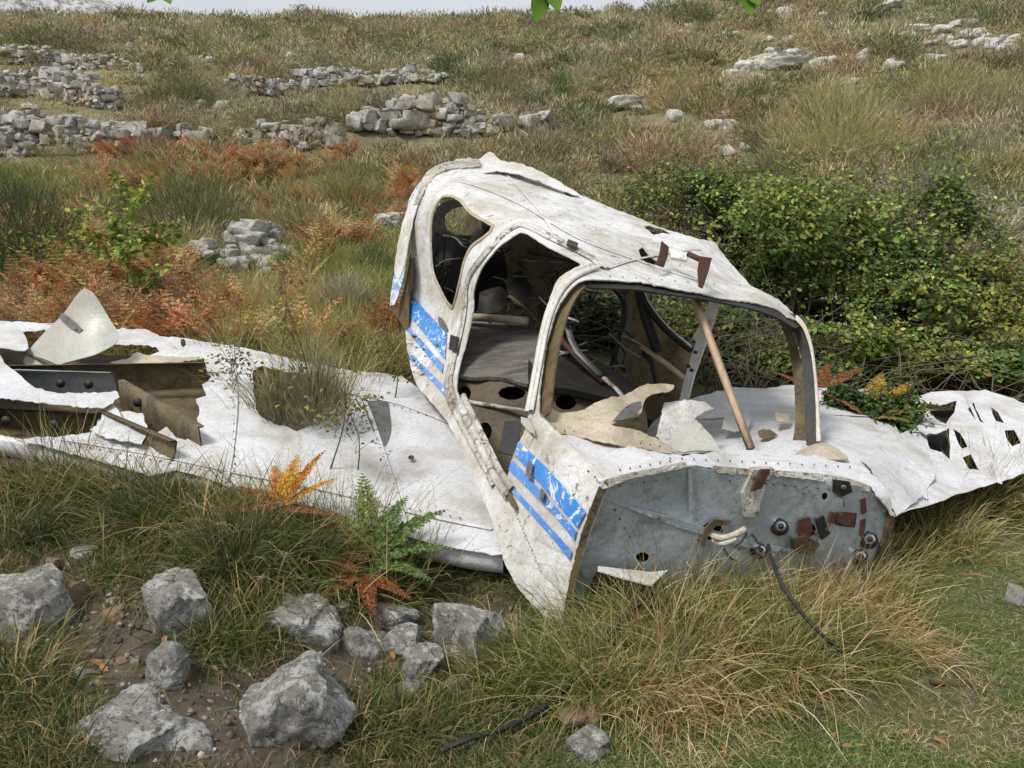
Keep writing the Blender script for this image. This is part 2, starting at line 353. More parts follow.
# ------------------------------------------------------------------ terrain
PC = [(-60, -1), (0, 0), (2.3, .03), (3, .10), (4, .33), (5, .58), (7, .9), (9, 1.3), (12, 1.95), (17, 3.45), (17.6, 3.9), (23, 5.6), (23.5, 6.0), (29, 7.85), (29.5, 8.2), (38, 11.2), (46, 13.8), (52, 14.4), (70, 13), (150, -5), (400, -40)]
PR = [(-60, -2), (0, 0), (2.5, 0), (4, .05), (4.6, .13), (6, .4), (7.5, .85), (10, 2.0), (20, 5.3), (38, 12.6), (50, 18.2), (65, 25), (95, 33), (150, 30), (400, 0)]
PL = [(-60, 0), (0, .12), (2, .24), (2.8, .36), (3.4, .44), (4.5, .66), (7, .95), (9, 1.3), (12, 1.95), (17, 3.45), (17.6, 3.9), (23, 5.7), (23.5, 6.1), (29, 8.0), (29.5, 8.3), (38, 11.3), (46, 13.9), (52, 14.5), (70, 13), (150, -10), (400, -60)]
def sst(a, b, x):
    t = np.clip((x - a) / (b - a), 0, 1); return t * t * (3 - 2 * t)
def H(x, y):
    x = np.asarray(x, float); y = np.asarray(y, float); a = x / np.maximum(y, 2.5)
    f = lambda P: np.interp(y, [p[0] for p in P], [p[1] for p in P])
    wr = np.where(y > 8, sst(-.05, .65, a), sst(.05, .4, a)); wl = 1 - sst(-.42, -.08, a)
    h = f(PC) * (1 - wr) * (1 - wl) + f(PR) * wr + f(PL) * wl * (1 - wr)
    am = np.clip((y - 1) / 30, 0.012, .55)
    return h + am * fbm(x * .35, y * .35, 0, 3, 4) + .012 * fbm(x * 4, y * 4, 0, 5, 3)
def G(px, py):           # where the sight line through px,py meets the ground
    for ZZ in (_ZA, _ZB):
        P = Wn(np.full((len(ZZ), 2), (px, py), float), ZZ); k = np.nonzero(P[:, 2] <= H(P[:, 0], P[:, 1]))[0]
        if len(k): return Vector(P[k[0]]), float(ZZ[k[0]])
    return W(px, py, 60), 60
_ZA = np.arange(1.2, 8, .03); _ZB = np.arange(8, 80, .15)
ys = np.concatenate([[-60, -20, -6, -1], np.arange(0, 8, .06), 8 * 1.02 ** np.arange(0, 200)]); ys = ys[ys < 420]
xs = np.concatenate([-(6 * 1.05 ** np.arange(85))[::-1], np.arange(-5.9, 6, .08), 6 * 1.05 ** np.arange(85)]); xs = xs[np.abs(xs) < 400]
gx, gy = np.meshgrid(xs, ys); gz = H(gx, gy); nx, ny = len(xs), len(ys)
idx = np.arange(nx * ny).reshape(ny, nx); F = np.stack([idx[:-1, :-1], idx[:-1, 1:], idx[1:, 1:], idx[1:, :-1]], -1).reshape(-1, 4)
tag(mesh_tris('ground', np.stack([gx, gy, gz], -1).reshape(-1, 3), F, None, None, M['ground'], True), kind='structure')
# far mountain at the upper left
mxs = np.linspace(-420, 60, 140); mys = np.linspace(230, 420, 60); ax, ay = np.meshgrid(mxs, mys)
az = np.interp(ax, [-420, -230, -186, -160, -138, -120, -80, 60], [140, 106, 97, 90, 81, 70, 45, 0]) * np.interp(ay, [230, 270, 420], [.3, 1, 1.2]) + 7 * fbm(ax * .03, ay * .03, 0, 8, 5)
idx = np.arange(140 * 60).reshape(60, 140); F = np.stack([idx[:-1, :-1], idx[:-1, 1:], idx[1:, 1:], idx[1:, :-1]], -1).reshape(-1, 4)
tag(mesh_tris('mountain', np.stack([ax, ay, az], -1).reshape(-1, 3), F, None, None, M['mountain'], False), kind='structure')
# ------------------------------------------------------------------ the aircraft wreck
craft = empty('aircraft_wreck', (0.0, 3.6, .3))
tag(craft, 'wrecked white light aircraft with blue stripes, no nose or doors and torn wings', 'aircraft')
parts_before = set(COL.objects)
SH = rbf([(603, 482, 2.62), (563, 628, 2.70), (505, 552, 2.93), (538, 415, 3.05), (480, 480, 3.22), (448, 400, 3.75), (407, 345, 4.75),
          (412, 235, 4.98), (415, 182, 5.1), (451, 197, 4.62), (432, 260, 4.72), (453, 309, 4.4), (497, 249, 3.95), (475, 290, 4.05), (458, 365, 3.95), (546, 247, 3.68), (575, 270, 3.33), (555, 300, 3.26),
          (641, 283, 3.42), (700, 292, 3.55), (753, 301, 3.66), (800, 321, 3.78), (600, 235, 4.15), (520, 195, 4.75), (490, 156, 5.45), (560, 187, 5.12),
          (640, 222, 4.72), (700, 246, 4.42), (740, 280, 4.18), (660, 255, 4.0)])
rear_window = [(437, 203), (442, 197), (451, 196), (461, 201), (471, 213), (493, 226), (491, 231), (480, 240), (471, 247), (464, 262), (460, 280), (455, 300), (452, 308), (447, 303), (438, 285), (433, 272), (431, 250), (431, 225), (433, 212)]
door_hole = [(511, 239), (518, 234), (526, 234), (546, 246), (580, 263), (575, 268), (560, 277), (553, 290), (548, 306), (543, 326), (539, 348), (534, 390), (528, 411), (524, 428), (514, 452), (509, 470), (504, 484), (500, 481), (492, 463), (478, 436), (468, 414), (457, 391), (458, 375), (460, 362), (467, 338), (473, 312), (474, 293), (478, 278), (484, 265), (497, 249)]
pane_edge = [(604, 281), (641, 283), (671, 289), (700, 293)]
# roof and side skin: one pressed shell with openings
shell_out = [(438, 170), (452, 163), (478, 164), (490, 158), (512, 165), (545, 180), (580, 195), (610, 207), (645, 221), (674, 232), (703, 240), (714, 243), (722, 252), (741, 275), (755, 288), (778, 300), (797, 318), (790, 318), (779, 310), (753, 302), (720, 298), (700, 293), (671, 289), (641, 283), (603, 280), (583, 281), (574, 286), (568, 293), (558, 308), (551, 328), (545, 350), (541, 380), (538, 412), (545, 420), (556, 431), (577, 452), (603, 482), (590, 530), (579, 565), (572, 590), (563, 628), (540, 612), (520, 590), (505, 562), (500, 540), (488, 508), (470, 470), (452, 432), (442, 415), (425, 395), (415, 380), (407, 345), (405, 318), (410, 297), (413, 275), (411, 255), (412, 235), (417, 212), (423, 196), (428, 182)]
shell = panel('fuselage_skin', shell_out, SH, M['roof'], craft, [rear_window, door_hole, [(563, 191), (570, 192), (579, 197), (571, 197), (566, 195)], [(644, 226), (650, 225), (656, 227), (664, 229), (671, 234), (662, 233), (654, 235), (649, 231)], [(639, 249), (643, 247), (648, 253), (653, 258), (659, 262), (651, 265), (645, 262), (641, 256)]], step=4, thick=.006, crumple=.011, cscale=5, jag=.25, jagh=.15, seed=3)
shell['label'] = 'weathered white roof and side skin with window and door openings'
# side skin below the windows gets blue stripes
def strip(top, bot): return top + bot[::-1]
def stripe(top, bot, mat, off=.009): return panel('stripe', strip(top, bot), SH, mat, shell, step=3, thick=.002, crumple=.011, cscale=5, seed=3, off=off, curve=False)
stripe([(519, 442), (548, 468), (572, 494), (587, 512)], [(515, 455), (538, 480), (560, 505), (579, 528)], M['blue'])
stripe([(513, 460), (535, 484), (560, 510), (578, 531)], [(510, 470), (532, 492), (556, 516), (576, 540)], M['blue2'])
stripe([(511, 484), (530, 505), (552, 528), (573, 551)], [(509, 488), (528, 510), (550, 534), (571, 560)], M['blue2'])
stripe([(414, 297), (425, 310), (437, 322), (448, 334)], [(409, 315), (422, 330), (434, 345), (446, 360)], M['blue'])
stripe([(407, 324), (420, 338), (432, 352), (444, 365)], [(407, 330), (420, 346), (432, 360), (443, 374)], M['blue2'])
stripe([(410, 352), (422, 364), (434, 376), (446, 388)], [(411, 360), (423, 372), (435, 384), (445, 396)], M['blue2'])
# pressed strips round the openings
door_rim = [(497, 484), (480, 452), (463, 421), (450, 393), (452, 368), (461, 335), (466, 310), (467, 290), (472, 273), (490, 250), (508, 232), (524, 226), (550, 238), (590, 259), (604, 270)]
ribbon('door_frame', door_rim, SH, .055, M['frame'], craft, off=.008, h=.006)
a_pil = [(594, 268), (578, 274), (564, 287), (553, 308), (546, 332), (541, 358), (536, 386), (531, 412)]
ribbon('windscreen_pillar', a_pil, SH, .055, M['white'], craft, off=.010, h=.006)
wr = ribbon('window_rim', rear_window, SH, .022, M['cream'], craft, off=.0, h=.004, closed=True)
ribbon('door_sill', [(462, 400), (474, 424), (487, 450), (500, 476), (512, 494)], SH, .07, M['frame'], craft, off=.012, h=.007)
# dark inner frame lining of the pillar and of the screen opening
dfi = lambda q: SH(q) + .045
def inner(name, pl, mat, **k): return panel(name, pl, dfi, mat, craft, step=4, thick=.008, crumple=.004, **k)
inner('pillar_lining', [(583, 284), (592, 282), (580, 292), (569, 312), (561, 338), (555, 370), (549, 412), (541, 412), (544, 372), (549, 340), (556, 314), (568, 292)], M['brown'])
inner('roof_lining', [(585, 279), (640, 278), (700, 288), (755, 297), (798, 318), (796, 328), (778, 318), (753, 309), (705, 299), (671, 295), (630, 289), (588, 287)], M['dark'])
# left front pillar, bent tube of the screen frame
pz = lambda x, y: W(x, y, np.interp(y, [300, 460], [3.80, 3.55]))
def bar(name, pts, wd, mat, parent=craft, depth=.35, curve=.03): return tube(name, pts, wd, mat, parent, 8, curve, depth)
panel('windscreen_pillar', [(781, 311), (797, 316), (806, 330), (813, 356), (816, 392), (819, 440), (808, 449), (805, 425), (804, 392), (801, 358), (794, 333), (783, 318)], [(781, 311, 3.82), (806, 330, 3.74), (816, 392, 3.62), (808, 447, 3.5), (800, 358, 3.74)], M['dark'], craft, step=4, thick=.03)
panel('pillar_lining', [(776, 311), (788, 320), (797, 345), (803, 380), (806, 420), (807, 449), (792, 452), (795, 424), (794, 384), (788, 345), (781, 326)], [(778, 311, 3.88), (797, 345, 3.82), (803, 380, 3.76), (800, 450, 3.58), (790, 350, 3.84)], M['tan'], craft, step=4, thick=.012)
panel('pillar_edge', [(797, 315), (806, 326), (813, 350), (817, 385), (820, 430), (820, 441), (816.5, 441), (815.5, 400), (811.5, 357), (804, 331), (796, 320)], [(797, 316, 3.77), (813, 350, 3.65), (820, 430, 3.48), (806, 330, 3.70)], M['white'], craft, step=3, thick=.01)
# rear rim where the tail broke away, bent blue flap, raised roof crease
panel('rear_roof_rim', [(422, 184), (430, 171), (450, 163), (475, 160), (480, 168), (455, 170), (437, 176), (428, 188), (420, 204), (415, 206)], SH, M['frame'], craft, step=4, thick=.01, off=.012, crumple=.01, jag=.5)
panel('torn_side_flap', [(424, 180), (414, 190), (405, 215), (398, 250), (393, 282), (390, 306), (394, 305), (401, 288), (407, 262), (411, 240), (417, 214), (423, 196)], [(420, 185, 5.12), (390, 308, 5.02), (410, 240, 5.0), (395, 250, 5.1)], M['blue3'], craft, step=4, thick=.006, crumple=.02)
panel('torn_side_flap', [(421, 181), (412, 192), (405, 214), (398, 248), (394, 272), (398, 278), (404, 262), (409, 238), (416, 210), (422, 192)], [(420, 185, 5.08), (400, 245, 4.97), (410, 225, 4.95)], M['white'], craft, step=4, thick=.006, crumple=.02)
panel('flap_lining', [(413, 236), (409, 262), (404, 288), (397, 308), (391, 310), (398, 318), (407, 330), (409, 300), (413, 275)], [(413, 236, 5.05), (397, 308, 5.12), (407, 330, 4.85)], M['brown'], craft, step=4, thick=.006)
panel('roof_crease', [(476, 163), (483, 156), (489, 151), (494, 153), (500, 159), (520, 163), (548, 176), (565, 186), (580, 195), (560, 190), (530, 178), (505, 172), (480, 173)], [(478, 165, 5.3), (489, 151, 5.42), (500, 159, 5.35), (560, 186, 5.0), (525, 178, 5.0), (480, 172, 5.0)], M['white'], craft, step=4, thick=.006, crumple=.012, jag=.4)
for (x, y) in ((571, 250), (438, 343), (457, 346), (598, 223)):
    pass
for poly in ([(567, 245), (577, 249), (576, 254), (566, 250)], [(455, 337), (462, 339), (460, 354), (453, 352)]): panel('latch_plate', poly, SH, M['dark'], craft, step=3, thick=.01, off=.03, curve=False)
# antenna mount brackets on the roof front
bz = 3.62
br = empty('antenna_bracket'); br.parent = craft
def bplate(poly, z=bz): return panel('bracket_plate', poly, [(poly[0][0], poly[0][1], z), (poly[1][0], poly[1][1], z + .03), (poly[2][0], poly[2][1], z - .02)], M['rust'], br, step=4, thick=.006, curve=False)
bplate([(662, 241), (669, 247), (668, 256), (664, 267), (656, 264), (660, 254)], 3.72)
bplate([(700, 256), (712, 258), (709, 270), (703, 288), (699, 286), (698, 270)], 3.58)
tube('bracket_rod', [W(688, 254, 3.66), (W(706, 262, 3.6))], .014, M['rust'], br, 6)
panel('bracket_plate', [(669, 248), (688, 253), (687, 260), (671, 257)], [(669, 248, 3.72), (688, 253, 3.68), (687, 260, 3.66)], M['white'], br, step=4, thick=.02, curve=False)
# far (left) side wall seen from inside, with the window openings
FW = rbf([(440, 180, 5.75), (490, 160, 5.5), (560, 192, 5.16), (640, 228, 4.78), (700, 252, 4.5), (740, 285, 4.25), (500, 400, 5.5), (600, 420, 4.85), (680, 440, 4.4), (620, 330, 4.85), (690, 350, 4.4)])
panel('left_side_wall', [(470, 165), (490, 160), (520, 171), (560, 190), (600, 208), (640, 226), (690, 250), (730, 277), (700, 290), (642, 286), (648, 305), (668, 328), (692, 350), (694, 364), (688, 385), (680, 405), (674, 440), (640, 470), (590, 450), (520, 430), (480, 420), (466, 330)],
      FW, M['tan'], craft, [[(558, 312), (570, 290), (597, 285), (614, 290), (622, 302), (622, 319), (616, 342), (609, 372), (590, 376), (566, 352)]], step=6, thick=.012, crumple=.012)
tube('window_frame', [W(x, y, 4.62) for x, y in ((597, 284), (612, 287), (623, 300), (624, 318), (618, 342), (610, 376))], .018, M['dark'], craft, 6, .03)
tube('window_frame', [W(x, y, 4.5) for x, y in ((604, 284), (616, 289), (627, 302), (628, 318), (622, 342), (614, 376))], .008, M['grey'], craft, 6, .03)
tube('door_strut', [W(x, y, 4.3) for x, y in ((638, 283), (644, 310), (652, 335), (658, 352))], .03, M['dark'], craft, 6, .04)
tube('window_frame', [W(x, y, 4.25) for x, y in ((640, 284), (645, 300), (658, 320), (675, 337), (692, 350))], .022, M['dark'], craft, 6, .04)
tube('window_frame', [W(x, y, 4.2) for x, y in ((642, 282), (648, 300), (662, 320), (678, 336), (692, 347))], .007, M['chrome'], craft, 6, .04)  # thin bright tube draws the white highlights along the frame
tube('wall_brace', [W(624, 336, 4.4), W(644, 348, 4.3), W(664, 362, 4.2), W(684, 378, 4.1)], .028, M['cream'], craft, 4, 0, .3)
tube('wall_brace', [W(643, 352, 4.35), W(652, 362, 4.3), W(660, 395, 4.2)], .016, M['dark'], craft, 5)
# weathered centre strut of the windscreen
st = panel('windscreen_strut', [(711, 298), (720, 300), (712, 325), (703, 350), (694, 375), (687, 402), (679, 402), (684, 380), (690, 360), (696, 342), (692, 338), (701, 322)], [(716, 299, 3.72), (700, 350, 3.82), (683, 402, 3.95), (692, 338, 3.85)], M['white'], craft, step=4, thick=.014, curve=False)
for x, y in ((695, 352), (691, 370), (688, 366), (705, 322)): tube('strut_hole', [W(x, y, 3.74), W(x + 1, y + .5, 3.77)], .009, M['dark'], st, 8)
# floor, bulkheads, seat boards
FL = rbf([(415, 350, 4.9), (500, 560, 3.0), (565, 600, 2.8), (870, 545, 3.2), (690, 440, 4.3), (520, 330, 5.7)])
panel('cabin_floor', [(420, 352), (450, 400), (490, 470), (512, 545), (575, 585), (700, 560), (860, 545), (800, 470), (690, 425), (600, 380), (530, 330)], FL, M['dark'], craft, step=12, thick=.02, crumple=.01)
panel('rear_shelf', [(469, 321), (500, 322), (537, 330), (536, 352), (530, 382), (500, 377), (458, 374), (462, 345)], [(469, 321, 4.55), (537, 330, 4.35), (458, 374, 3.98), (530, 382, 3.75)], M['board'], craft, step=6, thick=.02, crumple=.006, jag=.5)
panel('rear_shelf', [(534, 340), (560, 345), (600, 362), (640, 392), (620, 397), (560, 388), (530, 381)], [(534, 340, 4.3), (640, 392, 3.95), (530, 381, 3.75)], M['dark'], craft, step=6, thick=.03, crumple=.02)
bk = panel('spar_bulkhead', [(458, 376), (490, 379), (530, 385), (560, 390), (600, 396), (640, 398), (640, 450), (560, 470), (500, 475), (484, 450), (470, 415), (457, 392)], [(458, 376, 4.0), (530, 385, 3.82), (640, 398, 3.95), (500, 475, 3.6), (640, 450, 3.8)], M['bulkhead'], craft,
           [[(464 + 7 * math.cos(t), 393 + 8 * math.sin(t)) for t in np.linspace(0, 5.7, 10)], [(512 + 14 * math.cos(t), 393 + 7 * math.sin(t)) for t in np.linspace(0, 5.7, 10)], [(485 + 7 * math.cos(t), 431 + 9 * math.sin(t)) for t in np.linspace(0, 5.7, 10)], [(566 + 11 * math.cos(t), 402 + 8 * math.sin(t)) for t in np.linspace(0, 5.7, 10)]], step=6, thick=.01)
panel('bulkhead_backing', [(455, 370), (640, 390), (650, 460), (490, 485)], [(455, 370, 4.3), (640, 390, 4.2), (490, 485, 3.9)], M['dark'], craft, step=14, thick=.01, curve=False)  # dark sheet standing in for shade behind the bulkhead holes
tube('shelf_edge', [W(459, 400, 3.9), W(482, 404, 3.82), (W(527, 411, 3.68))], .012, M['frame'], craft, 4)
panel('flap', [(505, 420), (522, 422), (515, 456), (498, 452)], [(505, 420, 3.62), (522, 422, 3.6), (498, 452, 3.5)], M['dark'], craft, curve=False, step=5, thick=.006, crumple=.01)
tube('roll', [W(468, 317, 4.5), W(490, 318, 4.42), W(528, 321, 4.3)], .024, M['cream'], craft, 8, .05)
panel('rear_dark_panel', [(434, 215), (470, 200), (500, 215), (505, 300), (470, 330), (440, 320)], [(434, 215, 5.35), (500, 215, 5.5), (470, 330, 5.3)], M['dark'], craft, [[(446, 214), (462, 206), (478, 214), (482, 232), (466, 236), (448, 232)]], step=8, thick=.01, crumple=.02)  # added dark sheet closing the open rear to darken the cabin
for cx, cy, z, rx, ry in ((447, 262, 5.1, 13, 32), (463, 268, 5.0, 11, 30), (478, 250, 5.3, 8, 22)):
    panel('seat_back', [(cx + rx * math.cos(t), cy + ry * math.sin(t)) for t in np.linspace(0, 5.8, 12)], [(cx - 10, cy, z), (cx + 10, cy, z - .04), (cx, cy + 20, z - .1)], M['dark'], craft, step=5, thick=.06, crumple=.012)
for poly, z in (([(505, 280), (520, 272), (533, 284), (530, 306), (514, 310)], 4.6), ([(480, 292), (500, 286), (512, 300), (498, 314), (478, 312)], 4.7), ([(560, 372), (585, 362), (600, 378), (578, 388)], 4.1)):
    panel('loose_cover', poly, [(*poly[0], z), (*poly[1], z + .1), (*poly[3], z - .1)], M['dark'], craft, step=4, thick=.006, crumple=.05, cscale=9, curve=False)
panel('side_lining', [(623, 300), (641, 288), (648, 308), (667, 330), (690, 350), (692, 364), (686, 385), (678, 402), (670, 420), (640, 420), (620, 396), (618, 345)], lambda q: FW(q) - .03, M['tan2'], craft, step=5, thick=.006, crumple=.015)
tube('seat_rail', [W(556, 334, 4.1), W(580, 360, 4.0), W(603, 382, 3.92)], .022, M['rust'], craft, 4, 0, .5)
tube('seat_rail', [W(565, 317, 4.15), W(571, 340, 4.08), W(577, 352, 4.0), W(600, 375, 3.92)], .024, M['grey'], craft, 4, 0, .4)
tube('seat_rail', [W(536, 300, 4.3), W(556, 330, 4.25), W(610, 350, 4.3)], .01, M['dark'], craft, 4)
rr = random.Random(4)
for k in range(55):
    x0 = rr.uniform(440, 620); y0 = rr.uniform(225, 375); z0 = 4.9 - (x0 - 440) / 260; q = []
    a = rr.uniform(0, 6.28)
    for s in range(6): q.append(W(x0, y0, z0 + rr.uniform(-.1, .1))); a += rr.uniform(-.9, .9); x0 += math.cos(a) * 13; y0 += math.sin(a) * 10; x0 = min(max(x0, 436), 625); y0 = max(y0, 235 + (x0 - 440) * .2)
    tube('loose_wire', q, rr.choice([.003, .004, .006]), M[rr.choice(['dark', 'dark', 'grey', 'black'])], craft, 5, .03)
for k in range(34):                                             # bent strips and broken trim in the cabin
    x0 = rr.uniform(470, 615); y0 = rr.uniform(275, 400); z0 = 4.75 - (x0 - 440) / 200; an = rr.uniform(-.6, 1.0); ln_ = rr.uniform(16, 48)
    tube('bent_strip', [W(x0, y0, z0), W(x0 + ln_ * .5 * math.cos(an), y0 + ln_ * .5 * math.sin(an) + rr.uniform(-4, 4), z0 - .05), W(min(x0 + ln_ * math.cos(an), 640), y0 + ln_ * math.sin(an), z0 - .1)], rr.uniform(.008, .02), M[rr.choice(['dark', 'grey', 'brown', 'tan', 'dark', 'frame'])], craft, 4, 0, rr.uniform(.2, .6))
# cowl deck ahead of the windscreen
DK = rbf([(542, 424, 3.05), (603, 482, 2.615), (687, 463, 2.74), (786, 472, 2.87), (886, 494, 3.0), (892, 513, 3.0), (848, 458, 3.25), (740, 451, 3.12), (617, 444, 2.98)])
panel('cowl_deck', [(540, 415), (556, 431), (580, 437), (617, 444), (650, 450), (680, 455), (741, 450), (795, 454), (848, 459), (872, 474), (888, 494), (894, 516), (886, 506), (872, 489), (857, 482), (825, 476), (786, 473), (750, 471), (720, 469), (702, 466), (687, 465), (660, 469), (630, 475), (603, 483), (590, 470), (566, 446)], DK, M['wing'], craft, step=5, thick=.006, crumple=.007, jag=.5, seed=4)
panel('cowl_deck_lip', [(603, 481), (630, 473), (660, 467), (686, 462), (686, 467), (660, 473), (630, 479), (603, 489)], [(603, 481, 2.60), (686, 462, 2.72), (603, 489, 2.595)], M['frame'], craft, step=4, thick=.01, jag=.3)
panel('cowl_deck_lip', [(714, 466), (750, 469), (786, 471), (830, 475), (857, 481), (872, 488), (872, 492), (850, 487), (820, 481), (786, 477), (750, 475), (716, 472)], [(714, 466, 2.745), (786, 471, 2.84), (872, 488, 2.965), (786, 477, 2.835)], M['frame'], craft, step=4, thick=.01, jag=.3)
panel('cowl_side_panel', [(796, 454), (808, 446), (823, 442), (836, 447), (848, 458), (820, 459)], [(796, 454, 3.2), (823, 442, 3.3), (848, 458, 3.2), (820, 459, 3.12)], M['cream'], craft, step=4, thick=.006, crumple=.01)
# crumpled pieces at the screen base
panel('torn_instrument_cover', [(541, 420), (546, 404), (552, 405), (558, 411), (577, 411), (598, 404), (618, 396), (640, 389), (656, 384), (668, 381), (675, 383), (672, 389), (658, 394), (646, 399), (643, 405), (640, 415), (628, 421), (612, 425), (640, 432), (658, 440), (678, 452), (650, 451), (617, 445), (580, 438), (556, 432)],
      [(541, 420, 3.06), (546, 404, 3.1), (598, 404, 3.22), (670, 382, 3.45), (640, 415, 3.2), (612, 425, 3.0), (678, 452, 3.05), (580, 438, 3.0)], M['cream'], craft, step=4, thick=.004, crumple=.04, cscale=7, jag=.4, seed=12)
panel('crumpled_flap', [(622, 410), (632, 403), (641, 401), (642, 408), (634, 417), (622, 421), (612, 422)], [(622, 410, 3.1), (641, 401, 3.2), (622, 421, 3.05)], M['grey'], craft, curve=False, step=3, thick=.004, crumple=.03)
panel('crumpled_skin', [(665, 403), (680, 401), (706, 402), (715, 408), (700, 414), (694, 420), (702, 428), (712, 437), (700, 444), (684, 450), (666, 446), (656, 437), (660, 420)], [(665, 403, 3.4), (706, 402, 3.6), (656, 437, 3.25), (712, 437, 3.4)], M['white'], craft, step=4, thick=.004, crumple=.05, cscale=7, jag=.5, curve=False, seed=5)
panel('crumpled_skin', [(672, 436), (684, 422), (700, 424), (713, 434), (722, 446), (706, 452), (684, 451), (672, 446)], [(672, 436, 3.2), (700, 424, 3.3), (706, 452, 3.12)], M['finpanel'], craft, step=4, thick=.004, crumple=.05, cscale=9, curve=False, seed=8)
panel('crumpled_skin', [(725, 415), (745, 408), (752, 418), (748, 428), (735, 432), (722, 428)], [(725, 415, 3.9), (745, 408, 4.0), (735, 432, 3.8)], M['finpanel'], craft, step=4, thick=.004, crumple=.02, curve=False, seed=9)
panel('crumpled_skin', [(775, 412), (790, 415), (788, 422), (776, 422)], [(775, 412, 3.9), (790, 415, 3.9), (776, 422, 3.8)], M['cream'], craft, step=4, thick=.004, crumple=.04, curve=False, seed=10)
panel('crumpled_skin', [(758, 431), (770, 429), (778, 434), (768, 439), (760, 437)], [(758, 431, 3.7), (770, 429, 3.75), (768, 439, 3.65)], M['tan'], craft, step=3, thick=.004, crumple=.03, curve=False, seed=11)
# firewall
FR = rbf([(603, 482, 2.635), (886, 494, 3.0), (563, 628, 2.74), (780, 540, 2.90), (690, 520, 2.79)])
gh = lambda cx, cy, rx, ry=None: [(cx + rx * math.cos(t), cy + (ry or rx) * math.sin(t)) for t in np.linspace(0, 5.7, 10)]
fw = panel('firewall', [(604, 483), (630, 477), (660, 471), (687, 466), (702, 469), (720, 471), (750, 474), (786, 475), (820, 479), (857, 485), (872, 492), (882, 503), (890, 516), (889, 535), (882, 556), (872, 574), (850, 590), (790, 600), (720, 602), (668, 590), (655, 574), (600, 567), (588, 590), (575, 622), (570, 610), (574, 560), (588, 520)], FR, M['firewall'], craft,
           [gh(712, 531, 11, 9), gh(641, 556, 7, 5), gh(807, 530, 9, 8), gh(780, 527, 8), gh(760, 551, 7), gh(869, 540, 8), gh(860, 557, 8), gh(824, 496, 3, 4), [(836, 511), (857, 513), (855, 528), (835, 525)]], step=5, thick=.005, crumple=.028, cscale=4, curve=False, seed=6)
panel('firewall_backing', [(606, 490), (690, 475), (860, 492), (884, 520), (870, 570), (720, 596), (590, 575)], lambda q: FR(q) + .12, M['dark'], craft, step=16, thick=.01, curve=False)  # dark sheet, painted shade behind the openings in the firewall
dF = lambda q: FR(q) - .02
def onf(name, poly, mat, off=.02, thick=.008, parent=fw, **k):
    k.setdefault('curve', False); k.setdefault('crumple', .006); return panel(name, poly, lambda q: FR(q) - off, mat, parent, step=4, thick=thick, **k)
onf('bracket', [(754, 470), (775, 469), (766, 487), (760, 505), (759, 517), (745, 517), (743, 494)], M['frame'], .035, .03, curve=False)
onf('bracket_web', [(762, 470), (771, 470), (762, 489), (752, 492)], M['rust'], .055, .01, curve=False)
onf('hole_rim', [(700, 545), (706, 528), (714, 520), (732, 521), (728, 525), (716, 526), (709, 534), (704, 548)], M['brown'], .022)
onf('rusty_cover', [(837, 512), (856, 514), (854, 527), (836, 524)], M['rust'], .012)
onf('gusset', [(834, 502), (850, 504), (856, 517), (840, 514)][:0] or [(861, 500), (866, 498), (867, 512), (863, 515)], M['rust'], .015)
onf('rusty_bracket', [(799, 520), (810, 517), (813, 532), (806, 542), (798, 533)], M['rust'], .02)
onf('rusty_bracket', [(832, 512), (838, 514), (833, 524), (828, 522)], M['rust'], .02)
onf('bulkhead_plate', [(834, 480), (850, 482), (853, 492), (842, 497), (833, 492)], M['dark'], .015, .012, curve=False)
onf('edge_strip', [(890, 513), (894, 516), (890, 545), (880, 563), (873, 578), (869, 575), (877, 556), (885, 538)], M['tan'], .02, .02)
for cx, cy, rr_ in ((780, 527, .026), (760, 551, .024), (869, 540, .028), (860, 557, .026), (843, 488, .010)):
    z = float(FR([(cx, cy)])[0]); ft = empty('pipe_fitting'); ft.parent = craft
    tube('gasket', [W(cx, cy, z + .02), W(cx - 1, cy, z - .022)], rr_ * 1.25, M['black'], ft, 14)
    tube('pipe_stub', [W(cx, cy, z + .02), W(cx + 1, cy - 1, z - .045)], rr_ * .7, M['chrome'], ft, 14)
    tube('pipe_bore', [W(cx + 1, cy - 1, z - .03), W(cx + 1, cy - 1, z - .048)], rr_ * .42, M['black'], ft, 12)
hz_ = 2.76
tube('white_hose', [W(713, 536, hz_ - .02), W(722, 538, hz_ - .05), W(734, 535, hz_ - .06), W(745, 529, hz_ - .05)], .012, M['cream'], craft, 8, .01)
tube('white_hose', [W(714, 541, hz_), W(724, 543, hz_ - .05), W(736, 538, hz_ - .06)], .011, M['frame'], craft, 8, .01)
V_, F_ = join_vf([tube(None, [W(x, y, float(FR([(x, y)])[0]) - .004), W(x, y, float(FR([(x, y)])[0]) - .012)], .003, None, None, 6) for x, y in
   [(620 + 12 * i, 486 - 1.9 * i) for i in range(6)] + [(730 + 11 * i, 481 + .9 * i) for i in range(13)] + [(698, 500 + 10 * i) for i in range(5)] + [(615 + 5 * i, 510 + 9 * i) for i in range(4)] + [(750, 480 + 12 * i) for i in range(3)] + [(790 + 9 * i, 570 - i) for i in range(8)] + [(876, 510 + 9 * i) for i in range(4)]])
mesh_tris('rivet_row', V_, F_, None, fw, M['dark'])
